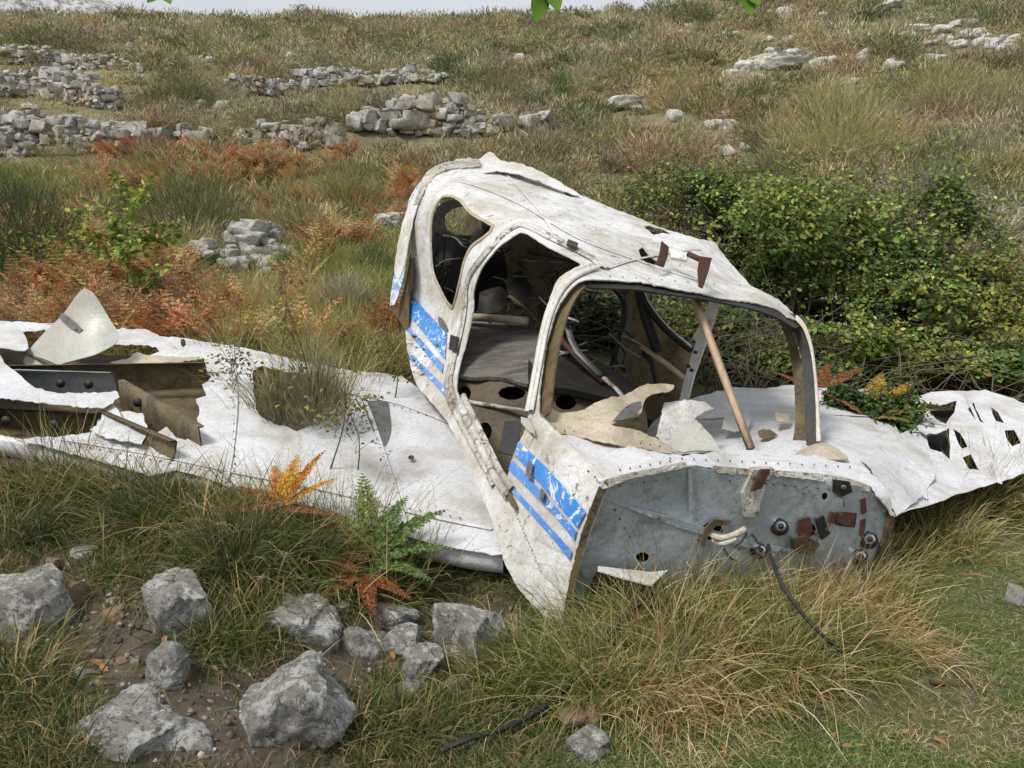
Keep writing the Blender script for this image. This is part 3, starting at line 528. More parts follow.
# lower left: inner lip, foot and brown edge of the side skin
panel('lower_lip', [(598, 566), (625, 569), (650, 572), (668, 570), (660, 577), (652, 585), (625, 578), (598, 570)], [(598, 566, 2.66), (668, 570, 2.74), (652, 585, 2.60)], M['white'], craft, step=4, thick=.006, curve=False)
panel('lower_foot', [(652, 574), (662, 578), (652, 590), (638, 608), (628, 606), (642, 590)], [(652, 574, 2.68), (662, 578, 2.68), (632, 606, 2.62)], M['brown'], craft, step=4, thick=.02, curve=False)
panel('skin_edge', [(602, 483), (608, 484), (600, 505), (592, 525), (584, 550), (578, 575), (570, 605), (564, 625), (563, 618), (568, 590), (574, 562), (583, 530), (593, 503)], [(605, 483, 2.60), (563, 620, 2.69), (585, 545, 2.64)], M['tan'], craft, step=3, thick=.01, jag=.4)
panel('nose_side_inside', [(604, 486), (640, 480), (640, 560), (600, 570), (568, 622), (574, 565)], [(604, 486, 2.66), (640, 480, 2.75), (568, 622, 2.76)], M['grey'], craft, step=8, thick=.006, curve=False)
# tears in the side
for poly in ([(533, 462), (537, 466), (535, 480), (531, 478), (531, 470)], [(544, 489), (550, 494), (548, 503), (543, 499)]): panel('skin_tear', poly, SH, M['grey'], shell, step=2.5, thick=.004, off=.018, crumple=.02, cscale=20, curve=False)
panel('patch', [(524, 418), (531, 420), (537, 431), (538, 437), (531, 432), (524, 424)], SH, M['finpanel'], shell, step=3, thick=.003, off=.016, curve=False)
panel('patch', [(506, 489), (512, 492), (519, 506), (518, 511), (510, 500)], SH, M['tan'], shell, step=3, thick=.003, off=.013)
panel('patch', [(441, 317), (447, 324), (449, 332), (443, 328), (440, 322)], SH, M['grey'], shell, step=3, thick=.003, off=.014)
V_, F_ = join_vf([tube(None, [W(x, y, float(DK([(x, y)])[0]) - .012), W(x, y - .4, float(DK([(x, y)])[0]) - .02)], .003, None, None, 6) for x, y in
   [(555 + 9.5 * i, 429 + 1.6 * i) for i in range(12)] + [(670 + 12 * i, 458 + .6 * i) for i in range(16)] + [(560 + 7 * i, 447 + 6 * i) for i in range(6)] + [(620 + 10 * i, 470 - 1.8 * i) for i in range(6)]])
mesh_tris('rivet_row', V_, F_, None, craft, M['rust'])
V_, F_ = join_vf([tube(None, [W(x, y, float(SH([(x, y)])[0]) - .010), W(x, y, float(SH([(x, y)])[0]) - .02)], .0028, None, None, 6) for x, y in
   [(437 - .3 * i + (0 if i < 6 else 2 * (i - 5)), 212 + 9.5 * i) for i in range(11)] + [(610 + 13 * i, 276 + .9 * i) for i in range(13)] + [(512 + 3 * i, 505 + 7 * i) for i in range(10)] + [(596 - 3 * i, 500 + 9 * i) for i in range(10)] + [(500 + 12 * i, 190 + 5 * i) for i in range(16)]])
mesh_tris('rivet_row', V_, F_, None, shell, M['rust'])
# right wing (towards the left edge of the view)
WG = rbf([(0, 322, 4.5), (200, 337, 4.5), (400, 375, 4.55), (0, 432, 3.25), (200, 478, 3.15), (340, 518, 3.05), (505, 553, 2.94), (450, 425, 3.9), (480, 480, 3.45), (-90, 318, 4.5), (-90, 420, 3.35), (100, 400, 3.75), (320, 440, 3.55)])
wing_out = [(-90, 316), (0, 321), (60, 324), (110, 329), (145, 329), (160, 336), (185, 338), (215, 343), (250, 349), (300, 361), (350, 370), (385, 373), (402, 376), (425, 392), (445, 418), (463, 450), (482, 490), (497, 525), (506, 554), (495, 555), (470, 550), (440, 546), (415, 538), (390, 532), (350, 522), (324, 510), (290, 500), (262, 494), (242, 490), (222, 484), (205, 477), (176, 470), (150, 476), (117, 466), (80, 456), (40, 445), (10, 439), (-40, 430), (-90, 425)]
bay1 = [(-60, 350), (0, 347), (20, 352), (29, 348), (22, 332), (45, 330), (60, 341), (115, 344), (140, 345), (156, 347), (160, 351), (148, 356), (138, 358), (168, 357), (204, 358), (204, 372), (212, 376), (208, 381), (202, 384), (206, 396), (196, 398), (200, 410), (196, 428), (185, 440), (176, 438), (166, 426), (157, 434), (148, 430), (142, 413), (120, 411), (112, 422), (103, 408), (93, 432), (60, 436), (10, 441), (-30, 436), (-60, 430)]
hole2 = [(252, 371), (262, 366), (285, 372), (320, 377), (338, 385), (342, 396), (330, 412), (312, 425), (296, 431), (275, 423), (262, 417), (256, 408), (254, 392)]
wingR = empty('wing'); wingR.parent = craft; wingR['label'] = 'right wing torn open with bare ribs and spar showing'
panel('wing_skin', wing_out, WG, M['wing'], wingR, [bay1, hole2, gh(183, 343, 2.5, 4)], step=5, thick=.003, crumple=.0065, cscale=3.2, jag=.4, jagh=.6, curve=False, seed=21)
und = lambda q: WG(q) * 1.0
panel('wing_underside', [(x, y + 3) if y < 400 else (x - (4 if x > 440 else 0), y - 22) for x, y in wing_out], WG, M['brown'], wingR, step=12, thick=.006, crumple=.01, seed=22, drop=(0, .02, -.14))
le = [(-90, 425), (0, 437), (60, 451), (117, 465), (176, 471), (242, 490), (324, 511), (415, 538), (470, 550), (503, 554)]
pts = smooth_poly([(x, y - 3) for x, y in le], 6, False); P1 = Wn(pts, WG(pts)); V = []
for k in range(7):
    a = k / 6 * math.pi; V.append(P1 + np.array([0, .02, -.012]) + np.array([0, -.035 * math.sin(a), -.045 + .045 * math.cos(a)]) + np.array([0, .02, -.004]) * (k / 6))
V = np.stack(V, 1); V[..., 1] += .006 * fbm(V[..., 0] * 6, V[..., 2] * 6, 0, 4); n_ = len(P1); F = []
for i in range(n_ - 1):
    for j in range(6): a = i * 7 + j; b_ = a + 7; F += [(a, b_, b_ + 1), (a, b_ + 1, a + 1)]
mesh_tris('leading_edge', V.reshape(-1, 3), np.array(F), None, wingR, M['wing'], True)
def web(name, p1, z1, p2, z2, h, mat, n=14, lean=0.0, flange=.03, holes=None):
    """vertical spar or rib web between two points, with a bent top flange"""
    A = W(*p1, z1); B = W(*p2, z2); V = []; F = []; side = (B - A).cross(Vector((0, 0, 1))).normalized()
    for i in range(n + 1):
        p = A.lerp(B, i / n); j = .006 * math.sin(i * 1.7)
        V += [p + side * flange, p, p + Vector((0, 0, -h * .5)) + side * (lean * .5 + j), p + Vector((0, 0, -h)) + side * lean]
        V += [v + (Vector((0, 0, -.006)) if k == 0 else side * -.006 + (Vector((0, 0, -.006)) if k == 1 else Vector())) for k, v in enumerate(V[-4:])]
    for i in range(n):
        for k in range(3):
            a = i * 8 + k; b2 = a + 8; F += [(a, a + 1, b2 + 1), (a, b2 + 1, b2)]; a += 4; b2 += 4; F += [(a, b2 + 1, a + 1), (a, b2, b2 + 1)]
    return mesh_tris(name, np.array([tuple(v) for v in V]), np.array(F), None, wingR, mat)
web('wing_spar', (-60, 366), 3.98, (205, 362), 4.03, .14, M['brown'], lean=-.02)
web('wing_spar', (15, 369), 3.9, (112, 372), 3.93, .13, M['firewall'], lean=-.04)
web('wing_rib', (118, 380), 3.86, (198, 427), 3.36, .15, M['brown'], flange=-.03)
web('wing_rib', (30, 352), 4.2, (60, 366), 4.0, .1, M['brown'])
web('wing_rib', (-30, 372), 3.95, (-45, 432), 3.3, .14, M['brown'])
web('wing_rib', (104, 410), 3.6, (176, 440), 3.25, .10, M['tan'], lean=.03)
web('wing_spar', (-60, 404), 3.62, (100, 412), 3.55, .13, M['brown'], lean=-.04)
for cx, cy, z in ((62, 383, 3.86), (90, 384, 3.86), (139, 402, 3.72), (8, 420, 3.5), (56, 424, 3.5)):
    c0 = W(cx, cy, z); tube('lightening_hole', [c0 + Vector((0, -.010, 0)), c0 + Vector((0, -.018, 0))], .022, M['dark'], wingR, 14)
panel('torn_wing_skin', [(-70, 350), (0, 356), (5, 364), (14, 370), (30, 384), (55, 393), (88, 393), (117, 391), (120, 396), (112, 402), (104, 408), (88, 407), (60, 404), (30, 402), (0, 398), (-70, 394)], lambda q: WG(q) - .10, M['wing'], wingR, step=4, thick=.003, crumple=.022, cscale=6, jag=.5, curve=False, smooth=False, seed=31)
panel('torn_wing_skin', [(0, 327), (22, 331), (28, 348), (18, 350), (0, 346), (-40, 345), (-40, 325)], lambda q: WG(q) - .06, M['wing'], wingR, step=5, thick=.004, crumple=.02, seed=32)
panel('torn_wing_skin', [(104, 409), (112, 400), (118, 411), (124, 420), (140, 425), (150, 432), (142, 446), (110, 440), (90, 430), (100, 422)], lambda q: WG(q) - .05, M['wing'], wingR, step=4, thick=.004, crumple=.04, cscale=7, jag=.6, curve=False, smooth=False, seed=33)
panel('torn_wing_skin', [(110, 363), (130, 358), (136, 352), (160, 356), (200, 357), (196, 360), (150, 364)], lambda q: WG(q) - .06, M['cream'], wingR, step=4, thick=.004, crumple=.02, jag=.4, seed=34)
panel('upright_torn_panel', [(84, 288), (91, 291), (97, 298), (108, 316), (119, 334), (118, 340), (112, 346), (94, 355), (72, 361), (51, 367), (38, 367), (25, 364), (23, 362), (29, 350), (45, 332), (62, 315), (72, 301), (78, 293)], [(84, 288, 4.12), (119, 336, 4.08), (25, 364, 4.15), (94, 355, 3.95), (70, 330, 4.10)], M['finpanel'], wingR, step=5, thick=.006, crumple=.006, seed=35)
panel('upright_panel_band', [(64, 313), (76, 322), (84, 330), (80, 334), (70, 327), (60, 318)], [(84, 288, 4.115), (119, 336, 4.075), (25, 364, 4.145), (94, 355, 3.945)], M['grey'], wingR, step=4, thick=.003, off=.012, curve=False)
panel('walkway_patch', [(363, 404), (376, 401), (387, 401), (390, 415), (391, 431), (385, 446), (377, 437), (371, 425)], WG, M['grey'], wingR, step=4, thick=.003, off=.004, crumple=.0065, cscale=3.2, seed=21)
panel('wing_spot', gh(411, 461, 3, 2), WG, M['dark'], wingR, step=2, thick=.003, off=.02)  # small dark oval laid on the skin
def seam(dfn, path, parent, wd=.02, mat='wing'): return ribbon('skin_seam', path, dfn, wd, M[mat], parent, off=.006, h=.0015, step=5)
seam(WG, [(232, 346), (236, 400), (232, 450), (226, 483)], wingR); seam(WG, [(352, 373), (372, 420), (392, 480), (408, 532)], wingR)
seam(WG, [(205, 372), (250, 374)], wingR); seam(WG, [(340, 392), (400, 405), (450, 424)], wingR); seam(WG, [(60, 440), (150, 455), (240, 474), (330, 492), (420, 515), (492, 530)], wingR)
seam(SH, [(500, 168), (520, 190), (540, 212), (556, 236)], shell, .018, 'roof'); seam(SH, [(604, 270), (630, 262), (668, 254), (700, 250)], shell, .018, 'roof')
seam(SH, [(432, 180), (470, 185), (520, 205), (580, 240), (640, 262), (700, 282)], shell, .016, 'roof')
V_, F_ = join_vf([tube(None, [W(x, y, float(WG([(x, y)])[0]) - .006), W(x, y - .5, float(WG([(x, y)])[0]) - .014)], .0032, None, None, 6) for x, y in
   [(232 + .2 * i, 352 + 8 * i) for i in range(16)] + [(353 + 3.4 * i, 376 + 9 * i) for i in range(16)] + [(70 + 10 * i, 444 + 1.9 * i) for i in range(40)] + [(346 + 8 * i, 392 + 2.3 * i) for i in range(13)]])
mesh_tris('rivet_row', V_, F_, None, wingR, M['rust'])
# left wing (towards the right edge)
WL = rbf([(640, 470, 3.6), (700, 398, 4.7), (848, 459, 3.35), (894, 515, 3.1), (1024, 480, 3.75), (948, 392, 4.75), (1024, 405, 4.65), (870, 400, 4.75), (1110, 440, 4.2), (930, 450, 3.95)])
wl_out = [(640, 440), (668, 405), (700, 396), (740, 388), (790, 386), (830, 388), (870, 390), (910, 397), (930, 392), (950, 391), (985, 392), (1024, 404), (1070, 412), (1100, 420), (1100, 470), (1060, 476), (1024, 474), (980, 487), (945, 500), (908, 512), (894, 517), (888, 500), (872, 480), (850, 462), (800, 456), (740, 454), (680, 456), (650, 456)]
tears = [[(921, 401), (940, 404), (957, 401), (954, 412), (946, 425), (936, 420), (930, 412)], [(927, 435), (938, 433), (948, 429), (951, 445), (950, 459), (942, 452), (930, 448)], [(952, 430), (960, 434), (967, 447), (962, 450), (956, 440)], [(991, 407), (998, 412), (1004, 423), (996, 421), (992, 414)], [(1005, 432), (1014, 430), (1020, 444), (1012, 447), (1006, 440)], [(911, 437), (918, 440), (925, 449), (916, 447)], [(1030, 436), (1044, 440), (1050, 455), (1038, 450)], [(968, 408), (974, 403), (984, 424), (976, 420)], [(895, 424), (906, 419), (912, 428), (902, 432)], [(962, 458), (970, 455), (980, 470), (968, 468)]]
wingL = empty('wing'); wingL.parent = craft; wingL['label'] = 'left wing lying flat with jagged tears in its white skin'
panel('wing_skin', wl_out, WL, M['wing'], wingL, tears, step=7, thick=.003, crumple=.022, cscale=5.5, jag=.4, jagh=.5, curve=False, smooth=False, seed=41)
panel('wing_underside', [(x, y - 18 if y > 450 else y + 4) for x, y in wl_out], WL, M['dark'], wingL, step=14, thick=.006, seed=42, drop=(0, .02, -.10))  # underside coloured dark so the tears above read as shade
panel('torn_wing_skin', [(918, 418), (930, 414), (940, 421), (948, 428), (938, 433), (926, 436), (920, 430)], lambda q: WL(q) - .05, M['wing'], wingL, step=4, thick=.004, crumple=.04, cscale=8, jag=.5, curve=False, smooth=False, seed=43)
panel('wing_root_flap', [(860, 442), (876, 436), (906, 434), (925, 440), (930, 460), (934, 480), (918, 500), (896, 517), (880, 490), (862, 462)], lambda q: WL(q) - .035, M['wing'], wingL, step=5, thick=.004, crumple=.03, cscale=6, jag=.6, curve=False, smooth=False, seed=44)
seam(WL, [(905, 398), (915, 440), (925, 500)], wingL); seam(WL, [(965, 393), (985, 440), (1000, 485)], wingL); seam(WL, [(700, 420), (780, 415), (850, 416), (905, 420)], wingL)
# cut wires and a torn bracket on the firewall
rw = random.Random(9)
for k, (x, y) in enumerate(((746, 532), (752, 535), (806, 536), (812, 530), (843, 492), (836, 522), (858, 552), (724, 548), (770, 548), (690, 560), (640, 560))):
    z = float(FR([(x, y)])[0]); q = [W(x, y, z)]; xx, yy = x, y
    for s in range(4): xx += rw.uniform(-6, 6); yy += rw.uniform(1, 8); q.append(W(xx, yy, z - .03 - .012 * s))
    tube('cut_wire', q, rw.choice([.002, .003, .004]), M[rw.choice(['black', 'rust', 'dark', 'cream'])], fw, 5, .02)
onf('torn_bracket', [(792, 540), (806, 536), (820, 544), (812, 556), (796, 552)], M['brown'], .03, .01, curve=False)
onf('torn_bracket', [(816, 520), (824, 516), (830, 534), (822, 540)], M['dark'], .02, .01, curve=False)
onf('rust_stain', [(861, 520), (866, 519), (864, 538), (860, 536)], M['rust'], .008, .003, curve=False)
onf('fold', [(606, 500), (680, 520), (760, 545), (820, 552), (760, 551), (680, 528)], M['firewall'], .012, .01)
onf('vertical_joint', [(689, 470), (692, 470), (694, 515), (690, 515)], M['firewall'], .010, .004, curve=False)
# battery cable dangling from the firewall
tube('cable', [W(768, 545, 2.82), W(773, 562, 2.72), W(782, 585, 2.6), W(796, 605, 2.52), W(812, 625, 2.47), W(830, 642, 2.46), W(842, 652, 2.46)], .007, M['black'], craft, 6, .03)
# give every part the aircraft's origin as parent frame
for o in set(COL.objects) - parts_before:
    if o.parent == craft: o.location = o.location - craft.location
# loose timber leaning through the windscreen
pk = tube('timber_prop', [W(694, 298, 3.62), W(708, 334, 3.56), W(722, 372, 3.5), W(737, 412, 3.44), W(751, 449, 3.36)], .021, M['wood'], None, 4, 0, .8)
tag(local(pk, W(751, 449, 3.36)), 'slim bare wooden batten leaning through the empty windscreen opening', 'wooden batten')

# ------------------------------------------------------------------ rocks and dry stone walls
_bm = bmesh.new(); bmesh.ops.create_icosphere(_bm, subdivisions=4, radius=1); ICO4 = (np.array([tuple(v.co) for v in _bm.verts]), np.array([[v.index for v in f.verts] for f in _bm.faces])); _bm.free()
_bm = bmesh.new(); bmesh.ops.create_icosphere(_bm, subdivisions=2, radius=1); ICO2 = (np.array([tuple(v.co) for v in _bm.verts]), np.array([[v.index for v in f.verts] for f in _bm.faces])); _bm.free()
_bm = bmesh.new(); bmesh.ops.create_icosphere(_bm, subdivisions=3, radius=1); ICO3 = (np.array([tuple(v.co) for v in _bm.verts]), np.array([[v.index for v in f.verts] for f in _bm.faces])); _bm.free()
_bm = bmesh.new(); bmesh.ops.create_icosphere(_bm, subdivisions=5, radius=1); ICO5 = (np.array([tuple(v.co) for v in _bm.verts]), np.array([[v.index for v in f.verts] for f in _bm.faces])); _bm.free()
def rock_vf(size, seed, ico=ICO4, cuts=12, rough=.14, lo=.52):
    r = np.random.default_rng(seed); V = ico[0].copy()
    for k in range(cuts):                       # fracture planes, the first six roughly square to each other
        d = r.normal(0, 1, 3); d /= np.linalg.norm(d); h = r.uniform(.55, .85)
        if k < 6: d = np.eye(3)[k // 2] * (1 if k % 2 else -1) + r.normal(0, .22, 3); d /= np.linalg.norm(d); h = r.uniform(lo, lo + .22)
        t = V @ d - h; q = t > 0; V[q] -= d[None] * (t[q] * .97)[:, None]
    nn = V / (np.linalg.norm(V, axis=1)[:, None] + 1e-9)
    V = V + nn * (rough * fbm(V[:, 0] * 1.6 + seed, V[:, 1] * 1.6, V[:, 2] * 1.6, seed, 6))[:, None]
    if len(V) > 500: V = V - nn * (.13 * np.maximum(0, fbm(V[:, 0] * 5, V[:, 1] * 5 + seed, V[:, 2] * 5, seed + 3, 4)) + .035 * fbm(V[:, 0] * 20, V[:, 1] * 20 + seed, V[:, 2] * 20, seed + 8, 2) + .05 * np.abs(fbm(V[:, 0] * 9, V[:, 1] * 9 + seed, V[:, 2] * 9, seed + 4, 3)))[:, None]
    a = r.uniform(0, 6.28); c, s = math.cos(a), math.sin(a); V = V @ np.array([[c, s, 0], [-s, c, 0], [0, 0, 1]])
    e = (V.max(0) - V.min(0)) / 2; V = (V - (V.max(0) + V.min(0)) / 2) / e * np.array(size) / 2
    return V, ico[1]
def shaped_rock(outline, label, seed=1, mat='rock', deep=.9, rough=.13):
    """boulder whose side view follows a measured outline above the soil; its foot is buried; depth like its width"""
    O = np.array(outline, float); hpx = O[:, 1].max() - O[:, 1].min(); wpx = O[:, 0].max() - O[:, 0].min(); p, Z = G(O[:, 0].mean(), O[:, 1].max() - hpx * .1)
    up = [tuple(q) for q in outline if q[1] <= O[:, 1].min() + .72 * hpx]; ux = [q[0] for q in up]; k = max(range(len(up)), key=lambda i: ((up[i][0] - up[(i + 1) % len(up)][0]) ** 2 + (up[i][1] - up[(i + 1) % len(up)][1]) ** 2)); up = up[k + 1:] + up[:k + 1]; yb = O[:, 1].max() + .12 * hpx; m_ = wpx * .07
    first, last = up[0], up[-1]; rt, lf = (max(ux), min(ux)) if last[0] > first[0] else (min(ux), max(ux)); s_ = 1 if rt > lf else -1
    outline = up + [(rt - s_ * m_, yb), ((rt + lf) / 2, yb + .06 * hpx), (lf + s_ * m_, yb)]; O = np.array(outline, float); c = (O.max(0) + O.min(0)) / 2
    V, F = rock_vf((2, 2, 2), seed, ICO5, 14, rough); th = np.arctan2(V[:, 2], V[:, 0]); rr_ = np.hypot(V[:, 0], V[:, 2]); nb = 48
    q = ((th + np.pi) / (2 * np.pi) * nb).astype(int) % nb; mxr = np.array([rr_[q == k].max() for k in range(nb)]); mxr = sum(np.roll(mxr, k) for k in (-1, 0, 1)) / 3
    D = smooth_poly([(x - c[0], c[1] - y) for x, y in outline], 2); dt = np.arctan2(D[:, 1], D[:, 0]); o = np.argsort(dt); rho = np.interp(th, dt[o], np.hypot(D[:, 0], D[:, 1])[o], period=2 * np.pi)
    dep = wpx / 2 / FPX * Z * deep; Zc = Z + dep * .55; s = rho / np.interp(th, (np.arange(nb) + .5) / nb * 2 * np.pi - np.pi, mxr, period=2 * np.pi) / FPX * Zc; V[:, 0] *= s; V[:, 2] *= s; V[:, 1] *= dep
    o = mesh_tris('rock', V, F, None, None, M[mat], True); o.location = W(c[0], c[1], Zc); return tag(o, label, 'rock')
def rock(px, py, wp, hp, label, mat='rock', cat='rock', group=None, seed=None, sink=.3, tilt=0, ico=ICO5, deep=.85, rough=.16):
    """px,py = centre in view, wp,hp = apparent size there"""
    p, Z = G(px, py + hp * .38); p = Vector(p); wd = wp / FPX * Z; hh = hp / FPX * Z * 1.15
    V, F = rock_vf((wd, max(wd, hh) * deep, hh), seed or int(px * 7 + py), ico, rough=rough)
    if tilt: c, s = math.cos(tilt), math.sin(tilt); V = V @ np.array([[c, 0, -s], [0, 1, 0], [s, 0, c]])
    o = mesh_tris('rock', V, F, None, None, M[mat], len(V) > 500); o.location = (p.x, p.y + max(wd, hh) * deep * .25, p.z + hh * (.5 - sink))
    return tag(o, label, cat, group)
shaped_rock([(-15, 580), (10, 572), (45, 570), (68, 585), (75, 608), (66, 632), (45, 642), (0, 645), (-15, 640)], 'rounded grey boulder cut by the left edge of the picture', 3)
shaped_rock([(143, 590), (158, 576), (185, 578), (212, 598), (216, 618), (205, 635), (185, 643), (165, 635), (150, 618)], 'grey boulder tilted above the bare brown soil, small peach stone to its left', 4)
shaped_rock([(163, 640), (178, 642), (186, 662), (180, 685), (160, 695), (140, 694), (138, 685), (150, 660)], 'upright grey stone in the middle of the bare brown soil', 5)
shaped_rock([(215, 722), (232, 702), (262, 680), (300, 656), (318, 655), (334, 668), (342, 688), (359, 716), (345, 730), (325, 740), (300, 755), (262, 760), (235, 745)], 'largest pale lichen-spotted boulder in the foreground, pointed towards the right', 6)
shaped_rock([(78, 722), (100, 703), (130, 702), (170, 712), (205, 730), (220, 742), (215, 750), (190, 756), (150, 762), (100, 764), (78, 745)], 'long low boulder at the bottom edge left of the largest one', 7)
shaped_rock([(265, 612), (285, 600), (310, 606), (340, 625), (345, 638), (325, 650), (300, 648), (270, 632)], 'knobbly grey stone with dark cracks right behind the largest boulder', 8)
shaped_rock([(343, 630), (365, 628), (382, 645), (375, 660), (350, 660)], 'small rounded grey stone touching the knobbly one on its right side', 9)
shaped_rock([(435, 602), (455, 595), (475, 604), (495, 615), (507, 632), (505, 655), (480, 665), (450, 662), (435, 645)], 'lichen-covered boulder in the shade under the aircraft nose', 10)
rock(392, 620, 54, 30, 'flat grey stone in shade left of the boulder under the nose')
rock(402, 645, 42, 30, 'low grey stone in front of the flat shaded one')
rock(418, 668, 36, 44, 'slanting grey stone below the flat shaded stones', tilt=.4)
rock(590, 750, 48, 36, 'squarish pale stone at the bottom edge in the middle')
rock(583, 721, 50, 24, 'flat tan stone just behind the squarish one', 'rock_tan')
rock(656, 729, 22, 18, 'small reddish stone at the foot of the dry grass', 'rock_tan')
rock(82, 557, 34, 18, 'small flat grey stone high on the left bank')
rock(50, 567, 18, 22, 'orange brown stone between the left boulder and the bank grass', 'rock_tan')
rock(111, 617, 24, 16, 'peach stone alone on the brown soil', 'rock_tan')
rock(85, 676, 28, 18, 'dull stone half sunk in the soil below the left boulder')
rock(74, 597, 16, 36, 'tan slab standing against the right side of the left boulder', 'rock_tan')
rock(76, 533, 20, 14, 'pink brown pebble at the top of the soil patch', 'rock_tan')
rock(130, 560, 16, 12, 'small pale pebble above the tilted boulder', 'rock_pale')
rock(165, 567, 20, 12, 'flat pale pebble against the bank grass above the tilted boulder', 'rock_pale')
rock(470, 750, 30, 14, 'flat grey stone beside the black cable at the bottom', 'rock')
rock(425, 746, 26, 12, 'pale stone left of the black cable at the bottom', 'rock_tan')
rock(1019, 597, 18, 26, 'crumbly cream stone at the right edge on the lawn', 'rock_pale')
rock(620, 655, 14, 14, 'dark stone hidden inside the dry grass clump')
rock(440, 612, 26, 16, 'small grey stone wedged left of the boulder under the nose', rough=.14)
rock(375, 640, 22, 16, 'little grey stone between the knobbly stone and the flat shaded one')
rock(412, 690, 30, 16, 'flat grey stone on the soil below the slanting stone')
rock(455, 690, 34, 18, 'half buried grey stone below the boulder under the nose')
rock(440, 720, 20, 12, 'small tan stone between the tussocks near the cable', 'rock_tan')
rock(385, 700, 18, 10, 'small tan stone right of the largest boulder', 'rock_tan')
rock(340, 607, 22, 14, 'small stone behind the knobbly grey stone')
rock(100, 530, 18, 10, 'flat grey pebble in the bank grass under the wing', 'rock_pale')
rock(60, 628, 14, 10, 'pinkish pebble against the left boulder', 'rock_tan')
rs_ = np.random.default_rng(25)
for k in range(34): rock(rs_.uniform(60, 480) if k % 3 else rs_.uniform(90, 250), rs_.uniform(560, 745) if k % 3 else rs_.uniform(590, 720), rs_.uniform(5, 15), rs_.uniform(4, 9), 'little pale stone strewn between the foreground boulders', ['rock_pale', 'rock_tan', 'rock'][k % 3], group='little stones between the boulders', ico=ICO3)
# stones and outcrops behind the wreck
rock(24, 281, 26, 18, 'pale stone among rust bracken at the left edge', 'rock_pale')
rock(388, 222, 36, 24, 'grey stone just left of the cabin rear', 'rock')
rock(352, 229, 16, 16, 'orange stone in the dry grass left of the cabin', 'rock_tan')
rock(357, 243, 14, 10, 'small grey stone below the orange one', 'rock_pale')
rock(330, 205, 12, 14, 'little grey upright stone in grass under the middle wall', 'rock_pale')
rock(175, 272, 12, 8, 'small white stone left of the rubble heap', 'rock_pale')
for k, (x, y, a, b_) in enumerate([(775, 62, 60, 22), (800, 57, 40, 18), (745, 66, 26, 18), (731, 75, 18, 18), (822, 62, 24, 12), (757, 76, 16, 10)]):
    rock(x, y, a, b_, ['widest pale outcrop near the top right, left of centre of its cluster', 'pale outcrop behind the widest one in the top right cluster', 'blocky stone at the left of the top right outcrop cluster', 'leaning block at the left end of the top right outcrop cluster', 'stone at the right end of the top right outcrop cluster', 'small stone below the top right outcrop cluster'][k], 'rock_pale', group='top right outcrop')
hill = [(626, 105, 38, 14, 'long pale slab alone in scrub above the cabin roof'), (675, 117, 20, 12, 'small pale stone right of the long slab'), (728, 127, 34, 14, 'low pale slab between the outcrop cluster and the bramble'),
 (712, 126, 16, 10, 'small slab against the low pale slab'), (727, 152, 24, 12, 'pale stone just above the bramble top'), (745, 149, 12, 10, 'small stone right beside the one above the bramble'), (605, 152, 14, 8, 'pale stone in grass behind the roof'),
 (853, 83, 14, 8, 'small white stone on the open slope, upper right'), (895, 68, 22, 12, 'white block left of the scree streak'), (905, 100, 10, 6, 'tiny white stone below the scree streak'),
 (865, 57, 16, 14, 'upright white stone up the right slope'), (920, 28, 26, 8, 'flat white stone near the upper right edge'), (945, 30, 24, 8, 'flat white slab at the left of the scree'), (975, 34, 32, 12, 'broad scree block at the upper right'),
 (1000, 42, 26, 10, 'scree block nearest the right edge'), (935, 58, 26, 8, 'lower left scree slab'), (960, 24, 20, 8, 'small scree slab above the broad block'), (938, 212, 26, 12, 'pale stone just above the right end of the bramble'),
 (874, 203, 18, 14, 'white stone poking from the bramble crest'), (985, 190, 14, 8, 'small stone among grey shrubs at the right'), (990, 250, 16, 8, 'stone above the yellow leaves at the right edge'), (895, 4, 30, 10, 'white stone at the top edge right'),
 (785, 15, 16, 12, 'white stone close to the top edge above the outcrop cluster'), (1016, 38, 16, 8, 'white stone touching the right edge of the upper slope'), (430, 62, 12, 8, 'small rock on the slope left of centre under the skyline'), (519, 58, 14, 8, 'pale rock under the skyline in the middle'),
 (292, 57, 16, 9, 'grey rock below the left skyline'), (212, 60, 12, 7, 'little grey rock between upper walls'), (200, 105, 14, 9, 'grey stone between the two left walls'), (222, 106, 16, 10, 'grey stone beside a twin between the walls'), (130, 46, 8, 6, 'tiny pale stone on the upper left slope'),
 (29, 107, 16, 6, 'flat pale stone above the lowest left wall'), (690, 28, 12, 8, 'pale stone on the skyline shoulder'), (655, 62, 10, 7, 'small stone in scrub left of the outcrop cluster')]
rs_ = np.random.default_rng(15)
for k in range(46):
    x = rs_.uniform(560, 1020); y = 15 + 200 * rs_.random() ** 1.3
    if 640 < x < 1020 and y > 160: continue
    rock(x, y, rs_.uniform(6, 17), rs_.uniform(4, 9), 'small pale stone scattered among the scrub of the right slope', 'rock_pale', group='small stones of the right slope', ico=ICO2, sink=0)
for k in range(22):
    rock(rs_.uniform(0, 560), rs_.choice([48, 60, 80, 108, 114, 122]) + rs_.normal(0, 4), rs_.uniform(6, 14), rs_.uniform(4, 8), 'small grey stone fallen from the terrace walls of the left slope', 'rock_wall', group='stones fallen from the terrace walls', ico=ICO2)
for x, y, a, b_, l in hill: rock(x, y, a, b_, l, 'rock_pale', ico=ICO4 if a > 24 else ICO3, sink=.12)
